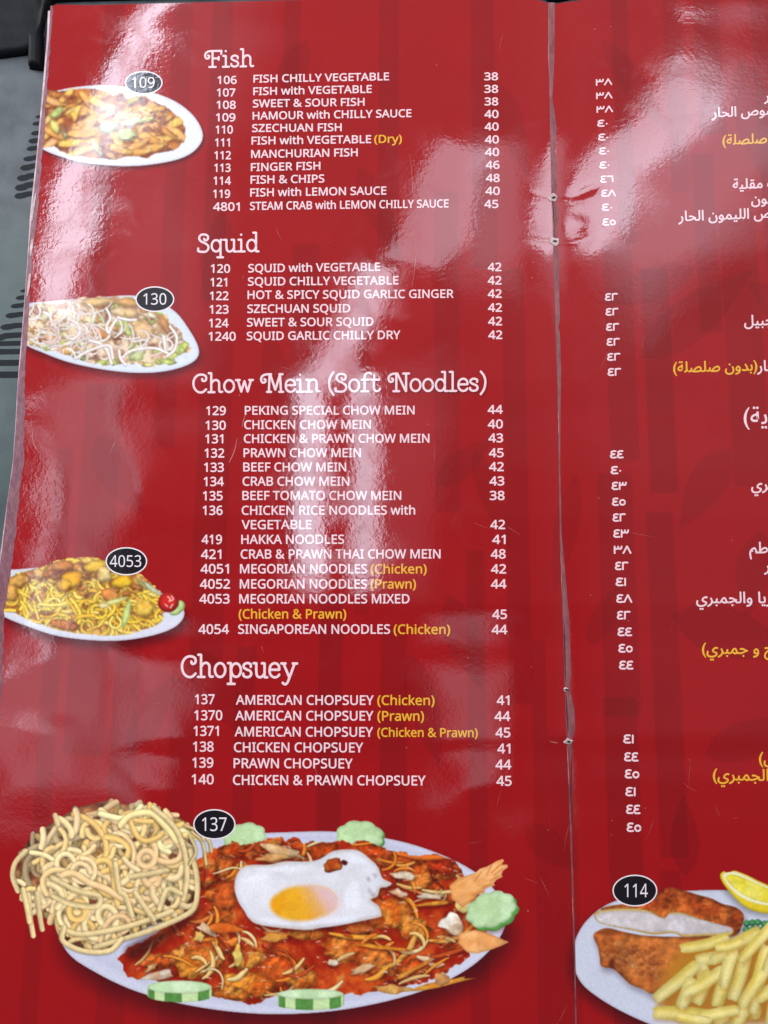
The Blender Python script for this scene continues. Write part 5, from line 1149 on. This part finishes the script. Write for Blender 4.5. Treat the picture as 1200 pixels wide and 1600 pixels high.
def leaflet(pts, half):
    P = catmull(pts, 5); n = len(P)
    d = np.gradient(P, axis=0); d /= np.linalg.norm(d, axis=1, keepdims=True); nn = np.stack([-d[:, 1], d[:, 0]], -1)
    t = np.linspace(0, 1, n); h = half*np.clip(np.sqrt(np.clip(1-(1-np.clip(t/.22, 0, 1))**2, 0, 1)), 0.02, 1)*(1-.25*t)
    A = P+nn*h[:, None]; B = P-nn*h[:, None]
    k = len(V)
    for S in (A, B):
        for q in at_z(S[:, 0], S[:, 1], TABLE_Z+.0001): V.append(tuple(q))
    for i in range(n-1): Fc.append((k+i, k+n+i, k+n+i+1, k+i+1)); MI.append(1)
for tip, half, rise in [((55, 183), 2.6, 4), ((50, 194), 3, 3), ((48, 209), 3.4, -1), ((44, 221), 4, -1), ((41, 233), 3.6, -2), ((36, 249), 3.8, -2), ((31, 263), 4.4, -2), ((26, 279), 4.6, -4), ((23, 294), 5, -6), ((22, 307), 4.6, -2)]:
    x, y = tip; leaflet([(x, y), (x+14, y-2), (x+30, y-4+rise*.4), (150, y-8+rise)], half)
for tip, half, rise in [((31, 455), 2.6, -2), ((24, 466), 3.4, -2), ((16, 479), 3.6, -2), ((8, 494), 4.2, -2), ((0, 512), 4.6, -3), ((-14, 529), 5, -6), ((-40, 541), 4.4, -3), ((-50, 553), 5, -1), ((-50, 570), 5.6, 0), ((-50, 588), 6, 1)]:
    x, y = tip; leaflet([(x, y), (x+16, y-2), (x+36, y-3+rise*.4), (150, y-4+rise)], half)
table = poly_mesh('tabletop', np.array(V), [f for f in Fc], [M_TABLE, M_LEAF], None, mat_idx=MI, smooth_it=False)
table['kind'] = 'structure'; table['label'] = 'grey tabletop with a dark leaf print'

# ---------------------------------------------------------------- black bag behind the menu
M_BAG, nt, b = new_mat('black_leather')
tc = nt.nodes.new('ShaderNodeTexCoord'); nz = nt.nodes.new('ShaderNodeTexNoise'); nz.inputs['Scale'].default_value = 500; nz.inputs['Detail'].default_value = 3
bp = nt.nodes.new('ShaderNodeBump'); bp.inputs['Distance'].default_value = 1e-4
nt.links.new(tc.outputs['Object'], nz.inputs['Vector']); nt.links.new(nz.outputs['Fac'], bp.inputs['Height']); nt.links.new(bp.outputs[0], b.inputs['Normal'])
b.inputs['Base Color'].default_value = (.005, .005, .007, 1); b.inputs['Roughness'].default_value = .62; b.inputs['Specular IOR Level'].default_value = .16
def slab(name, fx0, fx1, fy0, fy1, height, parent, nx=60, ny=40, crease=0.0):
    """rounded soft slab over a patch given in photo pixels, standing on the table"""
    U, Vv = np.meshgrid(np.linspace(0, 1, nx), np.linspace(0, 1, ny))
    X = fx0+(fx1-fx0)*U; Y = fy0(X)*(1-Vv)+fy1(X)*Vv
    Pt = at_z(X, Y, TABLE_Z+.0002)
    e = np.minimum(np.minimum(U, 1-U)*(fx1-fx0), np.minimum(Vv, 1-Vv)*(fy1(X)-fy0(X)))
    prof = np.sqrt(np.clip(1-(1-np.clip(e/9.0, 0, 1))**2, 0, 1))
    Hh = height*prof*(1+crease*(np.sin(Y/7.5+X*.01)*.5+fbm(X, Y, 40, 3, 2)-.5))
    T = Pt.copy(); T[..., 2] += Hh; n = nx*ny
    q = np.vstack([grid_quads(ny, nx), grid_quads(ny, nx)[:, ::-1]+n])
    idx = np.arange(n).reshape(ny, nx); ringi = np.concatenate([idx[:, 0], idx[-1, 1:], idx[::-1, -1][1:], idx[0, ::-1][1:]])
    Bt = Pt.copy(); Bt[..., 2] -= .0001
    q = np.vstack([q, np.stack([ringi[:-1], ringi[:-1]+n, ringi[1:]+n, ringi[1:]], -1)])
    return quad_mesh(name, np.vstack([T.reshape(-1, 3), Bt.reshape(-1, 3)]), q, [M_BAG], parent)
bag = bpy.data.objects.new('black_bag', None); col.objects.link(bag)
bag.location = at_z(np.array(0.0), np.array(40.0), TABLE_Z); bag['category'] = 'bag'
bag['label'] = 'dark creased black bag lying behind the top of the menu at the upper left'
def unparent_shift(o):
    o.location = [-c for c in bag.location]
edge_b = interp([(-400, 104), (-100, 97), (0, 92), (46, 86), (62, 72), (70, 50), (74, 20), (84, 4), (140, 2), (300, -2), (470, -7), (650, -11), (838, -7), (860, 4), (876, 3), (920, -7), (1000, -18), (1100, -26)])
unparent_shift(slab('bag_body', -380, 1060, lambda x: -260+0*x, edge_b, .003, bag, 220, 70, crease=.25))
unparent_shift(slab('strap', 46, 69, lambda x: 56+0*x, lambda x: 108+.15*(x-46), .0035, bag, 16, 24, crease=.05))
